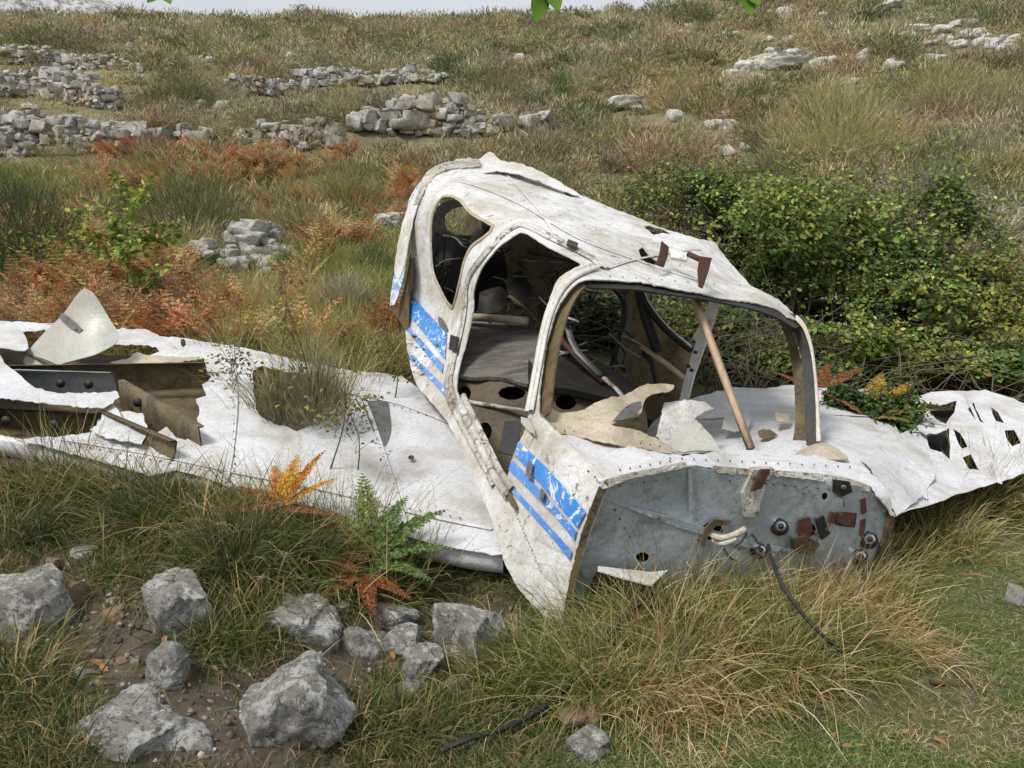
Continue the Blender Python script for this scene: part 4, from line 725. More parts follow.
def stone_wall(path, hp, label, sp, seed=1, jitter=1.0, name='dry_stone_wall', cat='stone wall', rows=None):
    """path: foot of the wall in view, hp: apparent height there, sp: apparent stone size"""
    r = np.random.default_rng(seed); q = smooth_poly(path, sp * .72, False, False); parts = []
    o0 = G(*path[0])[0]; Zs = [G(x, y)[1] for x, y in path]; Zp = np.interp(q[:, 0], [p[0] for p in path], Zs)
    hts = np.interp(q[:, 0], [p[0] for p in path], hp) if hasattr(hp, '__len__') else np.full(len(q), hp)
    for (x, y), Z, hh in zip(q, Zp, hts):
        base = W(x, y, Z); gz_ = float(H(base.x, base.y)); nrow = max(2, int(hh * 1.25 / (sp * .55)))
        for k in range(nrow):
            s = sp / FPX * Z * r.choice([.6, .8, 1.0, 1.3, 1.9], p=[.25, .3, .25, .13, .07]) * r.uniform(.85, 1.2); hgt = s * r.uniform(.55, .95)
            if k == nrow - 1 and r.random() < .3: continue
            V, F = rock_vf((s * r.uniform(1, 1.5), s * 1.2, hgt), int(r.integers(1e6)), ICO3, 12, .06, .38)
            parts.append((V + np.array([base.x + r.normal(0, .3) * s, base.y + r.normal(0, .12) * s + .03 * k, gz_ + .05 + (k + .3) * sp * .55 / FPX * Z + r.normal(0, .08) * s]), F))
    V, F = join_vf(parts); o = mesh_tris(name, V, F, None, None, M['rock_wall']); local(o, (o0.x, o0.y, o0.z)); return tag(o, label, cat)
stone_wall([(-30, 158), (40, 156), (75, 157), (115, 156)], [38, 36, 32, 24], 'lowest left dry stone wall, tall stretch reaching the left edge', 9, 1)
stone_wall([(118, 146), (150, 142), (175, 142), (206, 144)], [16, 16, 14, 10], 'low tumbled wall of large flat stones right of the lowest left wall', 12, 2)
stone_wall([(242, 150), (262, 152), (300, 152), (340, 148)], [16, 24, 26, 18], 'short square dry stone wall in the middle above the bracken', 9, 3)
stone_wall([(358, 132), (395, 140), (430, 140), (470, 138), (510, 132), (555, 128)], [18, 30, 34, 26, 14, 8], 'ragged wall of big boulders behind the cabin', 11, 4)
stone_wall([(-30, 100), (30, 98), (60, 104), (95, 110), (130, 108)], [18, 24, 30, 24, 8], 'second terrace wall from below at the left', 7, 5)
stone_wall([(228, 98), (255, 96), (285, 96)], [16, 16, 10], 'small wall stub left of the long thin wall', 6, 6)
stone_wall([(296, 92), (340, 88), (390, 86), (448, 82)], [16, 15, 14, 8], 'long thin dry stone wall in the upper middle', 5.5, 7)
stone_wall([(-30, 68), (20, 66), (64, 66)], [18, 16, 10], 'uppermost terrace wall, part at the left edge', 5.5, 8)
stone_wall([(72, 70), (105, 70), (140, 72)], [14, 14, 8], 'uppermost terrace wall, separate part right of the gap', 5.5, 9)
stone_wall([(475, 48), (500, 47), (525, 48)], [4, 5, 4], 'faint far wall remnant just under the middle skyline', 4, 10)
rs_ = np.random.default_rng(5)
for k in range(34): u = rs_.random(); rock(905 + 125 * u + rs_.normal(0, 4), 42 + 6 * u + rs_.normal(0, 4), rs_.uniform(6, 16), rs_.uniform(4, 8), 'pale stone in the scree streak across the upper right slope', 'rock_pale', group='stones of the scree streak', ico=ICO2, sink=0)
def heap(cx, cy, wx, wy, n, sp, label, seed):
    r = np.random.default_rng(seed); parts = []; c0, Z0 = G(cx, cy)
    for k in range(n):
        u, v_ = r.normal(0, .4, 2); x = cx + u * wx; y = cy + v_ * wy; p, Z = G(x, y); s = sp / FPX * Z * r.uniform(.5, 1.5)
        V, F = rock_vf((s * 1.3, s, s * .75), int(r.integers(1e6)), ICO3, 12, .08, .40)
        o = mesh_tris('rubble_stone', V, F, None, None, M['rock_pale']); o.location = (p.x, p.y, p.z + s * .3 + .20 * math.exp(-(u * u + v_ * v_) * 4)); tag(o, label, 'stone', label.replace('pale broken stone', 'pale broken stones'))
heap(255, 252, 60, 22, 60, 15, 'pale broken stone in the heap among bracken left of the cabin', 3)
heap(212, 268, 44, 12, 26, 12, 'pale broken stone in the thin spread left below the heap', 4)
# cable across the foreground
tb = tube('black_cable', [(lambda p: p + Vector((0, 0, .05 + dz)))(G(x, y)[0]) for x, y, dz in ((440, 768, 0), (470, 755, 0), (510, 742, 0), (548, 722, .01), (580, 697, .04), (605, 676, .07), (625, 662, .12), (650, 648, .15))], .009, M['black'], None, 6, .04)
tag(tb, 'thin black cable running up from the bottom edge into the dry grass', 'cable')
tb = tube('fallen_twig', [G(x, y)[0] + Vector((0, 0, .015)) for x, y in ((930, 686), (960, 690), (985, 690), (1030, 692))], .008, M['rust'], None, 6, .04)
tag(tb, 'long brown twig lying on the lawn at the lower right', 'twig')

# ------------------------------------------------------------------ vegetation
def cover(name, parts, label=None, cat=None, mat='grass', kind=None, group=None, org=None):
    V, F, C = cat3(*parts) if len(parts) > 1 else parts[0]
    o = mesh_tris(name, V, F, C, None, M[mat])
    if org is not None: local(o, org)
    return tag(o, label, cat, group, kind)
def scrub(cx, cy, cz, r, hgt, col, K, wmul=1.0, up=.6, ln=(.22, .42)):
    """domes of fine upright strands; arrays of centres, K strands each"""
    n = len(cx); i = np.repeat(np.arange(n), K); m_ = n * K
    d = rng.normal(0, 1, (m_, 3)); d[:, 2] = np.abs(d[:, 2]); d /= np.linalg.norm(d, axis=1)[:, None]; u = rng.random(m_) ** .45
    p = np.stack([cx[i] + d[:, 0] * r[i] * u, cy[i] + d[:, 1] * r[i] * u, cz[i] + d[:, 2] * hgt[i] * u * .8], 1)
    dr = d * .8 + rng.normal(0, .35, (m_, 3)); dr[:, 2] += up
    L = hgt[i] * rng.uniform(ln[0], ln[1], m_) * .85; Z = np.maximum(p[:, 1], 2)
    wd = np.maximum(.004, Z * .00095) * rng.uniform(.7, 1.6, m_) * wmul
    c = col[i] * np.exp(rng.normal(0, .28, (m_, 1)))
    return blades(p, dr, L, wd, rng.uniform(0, .3, m_), np.clip(c, .004, .8), 2, np.clip(c * 1.25, .004, .8))
def tufts(x, y, K, L, col, tip, spread=.06, lean=.5, wd=.004, droop=.5, seg=3):
    n = len(x); i = np.repeat(np.arange(n), K); m_ = n * K; z = H(x, y)
    o = rng.normal(0, 1, (m_, 2)) * (spread[i] if hasattr(spread, '__len__') else spread)[:, None] if hasattr(spread, '__len__') else rng.normal(0, spread, (m_, 2))
    p = np.stack([x[i] + o[:, 0], y[i] + o[:, 1], z[i] - .01], 1)
    a = rng.uniform(0, 6.28, m_); t = np.abs(rng.normal(0, lean, m_)); d = np.stack([np.cos(a) * t, np.sin(a) * t, np.ones(m_)], 1); d[:, :2] += o * 2
    Ls = L[i] * rng.uniform(.45, 1.15, m_); c = col[i] * np.exp(rng.normal(0, .25, (m_, 1))); tc = tip[i] * np.exp(rng.normal(0, .25, (m_, 1)))
    w_ = np.maximum(wd, p[:, 1] * .0010) * rng.uniform(.7, 1.3, m_)
    return blades(p, d, Ls, w_, rng.uniform(.1, 1, m_) * droop, np.clip(c, .004, .8), seg, np.clip(tc, .004, .8))
OLIVE = np.array((.28, .25, .11)); GREY = np.array((.36, .325, .21)); BROWN = np.array((.31, .25, .155)); STRAW = np.array((.55, .45, .24)); GREEN = np.array((.10, .15, .035)); DARK = np.array((.085, .10, .045)); RUST = np.array((.28, .09, .03)); YG = np.array((.34, .33, .09))
def hillpts(n, y0, y1, pw=1.6):
    y = (y0 ** (2 - pw) + rng.random(n) * (y1 ** (2 - pw) - y0 ** (2 - pw))) ** (1 / (2 - pw)); a = rng.uniform(-.92, .92, n); return a * y, y
def palette(x, y, w_):
    """patches of differing scrub"""
    n = len(x); v1 = fbm(x * .22, y * .22, 0, 11, 4) + rng.normal(0, .16, n); v2 = fbm(x * .5 + 9, y * .5, 0, 12, 3) + rng.normal(0, .14, n)
    c = np.where((v1 > .03)[:, None], GREY, OLIVE); c = np.where((v2 > .22)[:, None], BROWN, c); c = np.where((v2 < -.22)[:, None], DARK * 1.5, c); c = np.where((v1 < -.22)[:, None], STRAW * .62, c)
    return c * np.exp(np.clip(rng.normal(-.02, .34, (n, 1)), -1, .38)) * (1 + rng.normal(0, .06, (n, 3)))
rocks_px = np.array([(x, y, a, b_) for x, y, a, b_, l in hill] + [(775, 62, 60, 22), (800, 57, 40, 18), (745, 66, 26, 18), (731, 75, 18, 18), (822, 62, 24, 12), (388, 222, 36, 24), (352, 229, 16, 16), (255, 248, 74, 50), (212, 268, 60, 24), (24, 281, 26, 18),
   (0, 142, 130, 36), (75, 142, 110, 36), (162, 138, 90, 18), (290, 142, 104, 26), (400, 128, 90, 34), (450, 125, 90, 34), (520, 126, 70, 14), (40, 92, 80, 30), (85, 97, 90, 30), (20, 58, 100, 18), (106, 64, 72, 16), (340, 82, 110, 18), (400, 80, 110, 16), (258, 90, 60, 18), (970, 45, 100, 12)], float)
def clear_of_rocks(x, y, hgt):
    """keep stones visible: drop shrubs growing in front of them"""
    z = H(x, y); q = to_px(np.stack([x, y, z + hgt * .5], 1)); q2 = to_px(np.stack([x, y, z], 1)); k = np.ones(len(x), bool); hp_ = hgt * FPX / y
    for rx, ry, a, b_ in rocks_px:
        k &= ~((np.abs(q[:, 0] - rx) < a * .5 + hp_ * .35) & (q[:, 1] < ry + b_ * .55) & (q2[:, 1] > ry - b_ * .35) & (q2[:, 1] - ry < hp_ + b_ * .6))
    return k | (rng.random(len(x)) < .05)
P_ = []
for n, y0, y1, K, r0, r1 in ((1180, 7.5, 15, 380, .22, .6), (2750, 14, 27, 230, .28, .8), (4600, 25, 62, 130, .35, 1.05)):
    x, y = hillpts(n, y0, y1); r_ = rng.uniform(r0, r1, n); hg = r_ * rng.uniform(.7, 1.05, n); hg *= np.where(x / y > .1, 1.1, 1)
    k = clear_of_rocks(x, y, hg)
    k &= ~((y < 10.5) & (x / y < -.1) & (rng.random(n) < .6)); x, y, r_, hg = x[k], y[k], r_[k], hg[k]
    P_.append(scrub(x, y, H(x, y) - .04, r_, hg, palette(x, y, 0), K))
for n, y0, y1, K, r0, r1 in ((170, 9, 16, 700, .28, .5), (330, 15, 28, 420, .35, .7), (520, 27, 55, 240, .45, .95)):
    x, y = hillpts(n, y0, y1); r_ = rng.uniform(r0, r1, n); hg = r_ * rng.uniform(.85, 1.15, n); k = clear_of_rocks(x, y, hg) & ~((y < 11) & (x / y < -.08)); x, y, r_, hg = x[k], y[k], r_[k], hg[k]
    cc = np.array([(.22, .225, .125), (.17, .185, .085), (.28, .265, .175), (.30, .25, .16)])[rng.integers(4, size=len(x))] * np.exp(rng.normal(0, .15, (len(x), 1)))
    P_.append(scrub(x, y, H(x, y) - .05, r_, hg, cc, K, up=.25, ln=(.14, .28)))
cover('scrub', P_, 'low grey olive scrub covering the hillside', 'scrub', kind='stuff')
P_ = []
for n, y0, y1, K, L0 in ((2400, 6, 14, 34, .28), (3000, 13, 28, 20, .22), (2500, 26, 60, 12, .24)):
    x, y = hillpts(n, y0, y1); g = fbm(x * .3, y * .3, 0, 14, 3) + rng.normal(0, .15, n); kk = clear_of_rocks(x, y, np.full(n, L0)); Lx = np.where(kk, L0, L0 * .35); k = (g > -.05) | ~kk; x, y, Lx = x[k], y[k], Lx[k]; m_ = len(x)
    c = np.where((rng.random(m_) < .6)[:, None], STRAW * .8, YG * .7)
    P_.append(tufts(x, y, K, Lx, c * .8, c * 1.2, .09, .45, .005, .5, 2))
cover('hill_grass', P_, 'dry straw-coloured grass between the shrubs', 'grass', kind='stuff')
# bracken and tall grass band behind the right wing
def inband(n, y0, y1, x0, x1):       # area given in view
    px = rng.uniform(x0, x1, n); py = rng.uniform(y0, y1, n); pts = []
    for a, b_ in zip(px, py):
        p, Z = G(a, b_)
        if Z > 4.55: pts.append((p.x, p.y))
    return np.array(pts).T
def fern_np(x, y, z, az, L, col, n=16, tilt=1.0, droop=.7):
    """one frond: arching rachis with tapering, toothed leaflets"""
    t = np.linspace(.12, 1, n); dx, dy = math.cos(az), math.sin(az); th = tilt
    X = L * (math.cos(th) * t + .25 * t * t); Zh = L * (math.sin(th) * t - droop * .55 * t * t); c = np.stack([x + dx * X, y + dy * X, z + Zh], 1)
    T = np.gradient(c, axis=0); T /= np.linalg.norm(T, axis=1)[:, None]; S = np.cross(T, [0, 0, 1.]); S /= np.linalg.norm(S, axis=1)[:, None]; Up = np.cross(S, T)
    base = []; d = []; ln = []
    for s in (-1, 1):
        base.append(c); d.append(S * s + T * .45 - Up * .12 + rng.normal(0, .07, c.shape)); ln.append(L * .30 * (1 - t) ** .75 * np.minimum(1, t * 3.2) + .006)
    B = np.vstack(base); D = np.vstack(d); LN = np.concatenate(ln); D /= np.linalg.norm(D, axis=1)[:, None]
    # small pinnules along each leaflet
    m_ = len(B); K = 8; u = (np.arange(K) + .5) / K; B2 = (B[:, None] + D[:, None] * (LN[:, None] * u)[..., None]).reshape(-1, 3)
    T2 = np.tile(T, (2, 1)); s2 = np.repeat(np.stack([T2, -T2], 1).reshape(-1, 3), K, 0)
    B2 = np.repeat(B2.reshape(m_, 1, K, 3), 2, 1).reshape(-1, 3); D2 = s2 + np.repeat(np.repeat(D, 2, 0), K, 0) * .5
    l2 = (np.repeat(LN, 2 * K) * .34 * (1 - .75 * np.tile(u, 2 * m_))) + .002
    C = lambda k: np.clip(np.array(col)[None] * np.exp(rng.normal(0, .2, (k, 1))) * (1 + rng.normal(0, .1, (k, 3))), .004, .8)
    a = blades(B2, D2, l2, l2 * .8, np.full(len(l2), .1), C(len(l2)), 1)
    b_ = blades(B, D, LN, np.full(m_, L * .006), np.full(m_, .1), C(m_), 1); r_ = blades(c[:-1], np.diff(c, axis=0), np.linalg.norm(np.diff(c, axis=0), axis=1) * 1.3, np.full(n - 1, L * .012), np.zeros(n - 1), C(n - 1) * .6, 1)
    return cat3(a, b_, r_)
x, y = inband(2300, 172, 372, -10, 425); m_ = len(x); px_ = to_px(np.stack([x, y, H(x, y)], 1))
c = np.where((rng.random(m_) < .5)[:, None], np.array((.34, .34, .09)), np.array((.50, .42, .19))); c = np.where((fbm(x * .9, y * .9, 0, 21, 3) + rng.normal(0, .1, m_) > .15)[:, None], np.array((.25, .28, .08)), c)
k = clear_of_rocks(x, y, np.full(m_, .4)); x, y, c = x[k], y[k], c[k]
cover('meadow_grass', [tufts(x, y, 70, np.full(len(x), .40) * rng.uniform(.5, 1.25, len(x)), c * .7, c * 1.15, .10, .4, .005, .55, 3)], 'tall yellow green grass behind the torn right wing', 'grass', kind='stuff')
P_ = []
for (x0, x1, y0, y1, n) in ((90, 430, 155, 200, 260), (0, 410, 225, 368, 330), (250, 420, 165, 260, 170)):
    X, Y = inband(n, y0, y1, x0, x1)
    for a, b_ in zip(X, Y):
        qx, qy = to_px(np.array([[a, b_, float(H(a, b_))]]))[0]
        if abs(qx - 245) < 55 and 225 < qy < 320 or fbm(a * .8, b_ * .8, 0, 61, 2) < -.12: continue
        col = [(.54, .25, .12), (.56, .34, .15), (.38, .21, .12), (.54, .42, .17)][rng.integers(4)]
        for k in range(3): P_.append(fern_np(a, b_, float(H(a, b_)), rng.uniform(0, 6.28), rng.uniform(.38, .65), col, 11, rng.uniform(.9, 1.4), .4))
cover('rust_bracken', P_, 'rust red dying bracken mixed through the grass behind the right wing', 'bracken', kind='stuff')
# shrubs that stand out from the scrub
def shrub(px, py, wp, hp, col, label, K=900, group=None, name='shrub', cat='shrub'):
    p, Z = G(px, py + hp * .5); r_ = wp / FPX * Z / 2 * 1.1; hg = hp / FPX * Z * 1.35
    v = scrub(np.array([0.]), np.array([0.]), np.array([0.]), np.array([r_]), np.array([hg]), np.array([col]), K, ln=(.15, .32), wmul=max(1, Z * .1)); V = v[0]
    # strand width was set for distance 2; fine from here
    o = mesh_tris(name, v[0], v[1], v[2], None, M['grass']); o.location = (p.x, p.y, p.z - .03); return tag(o, label, cat, group)
GG = (.30, .285, .22)
for a in [(30, 235, 110, 90, DARK * .9, 'dark green broom bush at the left edge behind the wing', 5000), (10, 205, 60, 50, DARK, 'dark rounded bush on the far left under the wall', 2500), (190, 215, 130, 60, DARK * 1.1, 'wide dark green bush in the middle left, above the rubble heap', 5000),
          (68, 155, 70, 26, OLIVE * .8, 'olive bush in front of the lowest left wall', 1800), (155, 150, 50, 24, OLIVE * .9, 'low olive bush under the tumbled flat stones', 1500), (182, 90, 56, 34, DARK * 1.5, 'rounded green bush between the two left walls', 1800), (225, 95, 40, 22, GREY * .8, 'grey shrub left of the small wall stub', 1000),
          (348, 190, 70, 50, OLIVE * .9, 'olive brown shrub left of the cabin rear', 2500), (300, 225, 60, 44, OLIVE * .7, 'dull olive shrub between rubble heap and cabin', 2500), (345, 300, 64, 50, GG, 'grey twiggy shrub left of the striped flap', 2500), (150, 300, 60, 40, DARK * 1.2, 'dark low bush behind the upright torn panel', 2500), (375, 262, 44, 40, DARK * 1.3, 'dark bush touching the cabin rear from the left', 2000), (345, 105, 44, 36, OLIVE * 1.2, 'pale spiky broom in front of the long thin wall', 1200), (690, 15, 44, 28, DARK * 1.1, 'dark bush standing on the skyline at the top', 1500), (562, 92, 30, 34, GREEN * 1.1, 'small bright green bush above the cabin roof', 1600),
          (990, 148, 60, 34, GG, 'grey rounded lavender shrub at the right edge', 1800), (915, 190, 70, 36, GG, 'grey lavender shrub right above the bramble', 2200), (980, 215, 60, 30, GG, 'grey shrub below the lavender one at the right', 1800), (832, 130, 130, 74, OLIVE * 1.25, 'large feathery broom bush on the right slope', 5000),
          (940, 95, 90, 50, OLIVE * 1.1, 'feathery olive bush up the slope from the large one', 3000), (680, 95, 60, 34, OLIVE, 'spiky olive bush above the bramble', 1600), (860, 125, 50, 40, STRAW * .5, 'straw brown bush in front of the feathery ones', 1500), (590, 75, 60, 34, GREY, 'greyish bush behind the small green one', 1500),
          (650, 48, 50, 24, OLIVE * .9, 'dark olive bush above the middle slope', 1200), (505, 85, 80, 26, OLIVE * .85, 'low olive bush above the boulder wall', 1800), (400, 30, 60, 18, BROWN * .9, 'brown heath bush under the middle skyline', 1200), (250, 128, 40, 24, OLIVE * .8, 'small olive bush left of the short square wall', 1000),
          (900, 150, 44, 26, GREY * .95, 'small grey shrub between feathery bush and bramble', 1200), (760, 130, 60, 30, OLIVE * .9, 'low olive bush under the outcrop cluster', 1500), (1005, 100, 50, 44, OLIVE * 1.15, 'feathery bush at the right edge', 1800)]:
    shrub(*a[:6], K=a[6])
# bramble thickets
def thicket(cx, cy, Z, ext, cols, label, nleaf, size=.04, twigs=160, name='bramble', cat='bramble', lobes=7, seed=1, org=None):
    r = np.random.default_rng(seed); c0 = np.array(W(cx, cy, Z)); g0 = float(H(c0[0], c0[1])); E = np.array(ext)
    L = [(c0 + r.uniform(-.75, .75, 3) * E * [1, 1, .75], E * r.uniform(.28, .55)) for _ in range(lobes)] + [(c0, E * .6)]
    per = nleaf // len(L); P = []; Nn = []
    for c, e in L:
        d = r.normal(0, 1, (per, 3)); d /= np.linalg.norm(d, axis=1)[:, None]; u = r.random(per) ** .3
        bump_ = 1 + .28 * fbm(d[:, 0] * 3 + c[0] * 5, d[:, 1] * 3, d[:, 2] * 3, seed, 3)
        P.append(c + d * e * (u * bump_)[:, None]); Nn.append(d * .6 + np.array([0, -.25, .7]))
    P = np.vstack(P); Nn = np.vstack(Nn) + r.normal(0, .5, (len(P), 3)); hh = H(P[:, 0], P[:, 1]); k = (P[:, 2] > hh + .05) & (fbm(P[:, 0] * 2.2, P[:, 1] * 2.2, P[:, 2] * 2.2, seed + 5, 3) > -.04); P = P[k]; Nn = Nn[k]
    cl = np.array(cols); f = fbm(P[:, 0] * 1.6, P[:, 1] * 1.6, P[:, 2] * 1.6, seed + 7, 3) * 1.3 + .5 + r.normal(0, .22, len(P)); ii = np.clip((f * len(cl)).astype(int), 0, len(cl) - 1)
    C = np.clip(cl[ii] * np.exp(r.normal(0, .3, (len(P), 1))) * (1 + r.normal(0, .08, (len(P), 3))), .005, .8)
    root = empty(name, (c0[0], c0[1], g0)); tag(root, label, cat)
    v = leaves(P, Nn, size * np.exp(np.clip(r.normal(-.05, .3, len(P)), -.9, .45)), C); o = mesh_tris('foliage', v[0] - np.array(root.location), v[1], v[2], root, M['leaf'])
    SP_ = []
    for q in range(int(34 + nleaf / 200)):                    # arching leafy shoots give the ragged outline
        c, e = L[r.integers(len(L))]; d = r.normal(0, 1, 3); d[2] = abs(d[2]) * .9; d /= np.linalg.norm(d); s0 = c + d * e * .75; ln_ = r.uniform(.12, .42) * (E[2] / .6); s1 = s0 + d * ln_ * .6 + np.array([0, 0, ln_ * .35]); s2 = s1 + d * [1, 1, .1] * ln_ * .7 - np.array([0, 0, ln_ * .1])
        m2 = int(8 + 26 * ln_); t = r.random(m2)[:, None]; SP_.append(((1 - t) ** 2 * s0 + 2 * t * (1 - t) * s1 + t * t * s2 + r.normal(0, .02, (m2, 3)), [s0, s1, s2]))
    SPP = np.vstack([s for s, _ in SP_]); k = SPP[:, 2] > H(SPP[:, 0], SPP[:, 1]) + .05; SPP = SPP[k]; v = leaves(SPP, r.normal(0, .5, (len(SPP), 3)) + [0, -.25, .8], size * r.uniform(.35, 1.1, len(SPP)), np.clip(cl[r.integers(1, len(cl), size=len(SPP))] * np.exp(r.normal(.05, .3, (len(SPP), 1))), .01, .8)); mesh_tris('shoot_leaves', v[0] - np.array(root.location), v[1], v[2], root, M['leaf'])
    B = [tube(None, s, .003, None, None, 4, .1, 1, False, .5) for _, s in SP_]
    for q in range(twigs):
        c, e = L[r.integers(len(L))]; a = c + r.uniform(-1, 1, 3) * e * [.9, .9, .3]; a[2] = H(a[0], a[1]); b_ = c + r.normal(0, .55, 3) * e; m_ = (a + b_) / 2 + r.normal(0, .15, 3) * E; m_[2] = max(a[2], b_[2]) * .6 + .4 * m_[2]
        B.append(tube(None, [a, m_, b_, b_ + (b_ - m_) * .5], r.uniform(.003, .008), None, None, 4, .12, 1, False, .4))
    V, F = join_vf(B); C = np.repeat(jit((.11, .085, .065), 1), len(V), 0); mesh_tris('stems', V - np.array(root.location), F, C, root, M['twig']); return root
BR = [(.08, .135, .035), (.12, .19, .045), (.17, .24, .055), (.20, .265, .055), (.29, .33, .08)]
thicket(850, 262, 6.5, (1.35, .8, .88), BR, 'broad green bramble thicket behind the left wing, arching over it', 56000, .044, 260, seed=3, lobes=14)
thicket(690, 225, 6.9, (1.05, .6, .62), BR[:4] + [(.14, .15, .04)], 'leafy green bramble rising directly behind the cabin roof', 24000, .042, 160, seed=5)
thicket(985, 330, 5.9, (.75, .6, .62), BR[1:] + [(.30, .28, .07)], 'yellow green bramble at the right edge above the wing', 20000, .045, 160, seed=6)
thicket(900, 356, 5.5, (1.05, .4, .34), BR + [(.28, .27, .06)], 'sprawling yellow-tinged bramble edge just above the left wing', 18000, .044, 180, seed=8)
thicket(760, 215, 7.6, (.9, .5, .45), [(.06, .10, .02), (.12, .15, .03), (.16, .06, .03)], 'thin reddish green bramble shoots on the crest of the thicket', 5000, .045, 120, seed=9)
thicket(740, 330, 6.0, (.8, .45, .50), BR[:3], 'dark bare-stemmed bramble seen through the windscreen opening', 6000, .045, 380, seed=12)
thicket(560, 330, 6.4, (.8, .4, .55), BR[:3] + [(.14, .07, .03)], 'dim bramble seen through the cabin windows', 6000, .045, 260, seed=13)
thicket(868, 418, 4.35, (.32, .2, .20), [(.04, .08, .02), (.08, .13, .03)], 'small dark leafy plant growing beside the front pillar on the left wing', 5000, .032, 30, seed=14, name='weed', cat='plant')
thicket(945, 300, 6.2, (.9, .5, .62), BR + [(.30, .27, .07)], 'mixed green bramble between the broad thicket and the yellow one', 24000, .043, 180, seed=15, lobes=9)
thicket(575, 345, 5.75, (.75, .22, .42), [(.03, .05, .015), (.05, .075, .02), (.10, .07, .03)], 'dark low bramble pressed against the far side of the cabin', 9000, .04, 320, seed=16)  # added thicket; dark leaf colours stand in for shade behind the cabin
thicket(735, 350, 5.5, (.6, .25, .42), [(.035, .06, .015), (.05, .08, .02), (.12, .12, .03)], 'shaded bramble stems behind the missing side window', 4500, .04, 420, seed=17)  # its shade is put into the leaves by darker colours
# tangle of bare stems under the brambles
r = np.random.default_rng(77); B = []
for q in range(240):
    px = r.uniform(640, 1060); py = r.uniform(335, 400); Zq = r.uniform(5.0, 5.9); a = np.array(W(px, py, Zq)); a[2] = H(a[0], a[1]) + .02
    b_ = a + np.array([r.normal(0, .45), r.uniform(-.25, .3), r.uniform(.1, .55)]); m_ = (a + b_) / 2 + np.array([r.normal(0, .1), 0, r.uniform(.05, .3)]); e = b_ + np.array([r.normal(0, .3), r.uniform(-.3, 0), -r.uniform(0, .3)])
    B.append(tube(None, [a, m_, b_, e], r.uniform(.002, .006), None, None, 4, .12, 1, False, .5))
V, F = join_vf(B); tag(mesh_tris('bare_stems', V, F, jit((.15, .12, .085), 1)[[0] * len(V)], None, M['twig']), 'tangle of bare grey brown stems under the bramble', 'stems', kind='stuff')
# sapling at the left
def sapling(px, py, Z, hgt, label, seed=1, nl=260, lsz=.055, cols=((.10, .16, .03), (.17, .22, .04), (.26, .26, .05)), spread=.5, name='sapling', sr=1.0):
    r = np.random.default_rng(seed); b0 = np.array(W(px, py, Z)); b0[2] = H(b0[0], b0[1]) if Z > 4.7 else b0[2]; root = empty(name, b0); tag(root, label, 'sapling'); B = []; tips = []
    top = np.array([r.normal(0, .05), 0, hgt]); B.append(tube(None, [(0, 0, 0), top * .5 + [.03, 0, 0], top], .012 * sr, None, None, 5, .05, 1, False, .3))
    for k in range(14):
        t = r.uniform(.25, .95); a = top * t; d = r.normal(0, 1, 3); d[2] = abs(d[2]) * .6 + .15; d /= np.linalg.norm(d); e = a + d * spread * (1.1 - t * .5) * r.uniform(.6, 1); B.append(tube(None, [a, (a + e) / 2 + [0, 0, .04], e], .005 * sr, None, None, 4, .05, 1, False, .4)); tips += [a + (e - a) * u for u in r.uniform(.3, 1.1, nl // 14)]
    V, F = join_vf(B); mesh_tris('stem', V, F, jit((.12, .09, .06), 1)[[0] * len(V)], root, M['twig'])
    P = np.array(tips) + r.normal(0, .035, (len(tips), 3)); C = np.array(cols)[r.integers(len(cols), size=len(P))] * np.exp(r.normal(0, .2, (len(P), 1)))
    v = leaves(P, r.normal(0, .5, (len(P), 3)) + [0, -.3, .8], lsz * r.uniform(.6, 1.3, len(P)), C); mesh_tris('foliage', v[0], v[1], v[2], root, M['leaf']); return root
sapling(122, 315, 6.0, 1.0, 'slender sapling with small yellow green leaves behind the torn wing', 3, 900, .055, ((.14, .22, .04), (.24, .32, .06), (.36, .38, .08)), .6)
sapling(45, 300, 6.8, .5, 'short leafy sapling at the left behind the wing', 4, 160, .05, spread=.35)
# scrub growing out of the hole in the wing
def clump(px, py, Z, r_, hg, col, K, label, name='shrub', cat='shrub', up=.6):
    p = W(px, py, Z); v = scrub(np.array([0.]), np.array([0.]), np.array([0.]), np.array([r_]), np.array([hg]), np.array([col], float), K, ln=(.3, .7), wmul=.7, up=up)
    o = mesh_tris(name, *v[:2], v[2], None, M['grass']); o.location = p; return tag(o, label, cat)
clump(288, 425, 3.72, .12, .30, (.20, .18, .12), 800, 'low heathy shrub in the left part of the wing hole', up=1.8)
clump(318, 424, 3.66, .13, .38, (.22, .20, .13), 900, 'grey brown straggly shrub growing up through the hole in the right wing', up=2.2)
grassclump_later = []
sapling(312, 425, 3.62, .56, 'tall thin weed standing in the wing hole above the shrub', 8, 110, .022, spread=.2, name='weed', sr=.4)
sapling(358, 470, 3.25, .28, 'thin weed with tiny leaves on the wing near the grey patch', 9, 90, .02, ((.1, .13, .04), (.2, .14, .04)), .2, name='weed', sr=.3)
def _pad(a, b_):
    return [a[i % len(a)] for i in range(b_)]
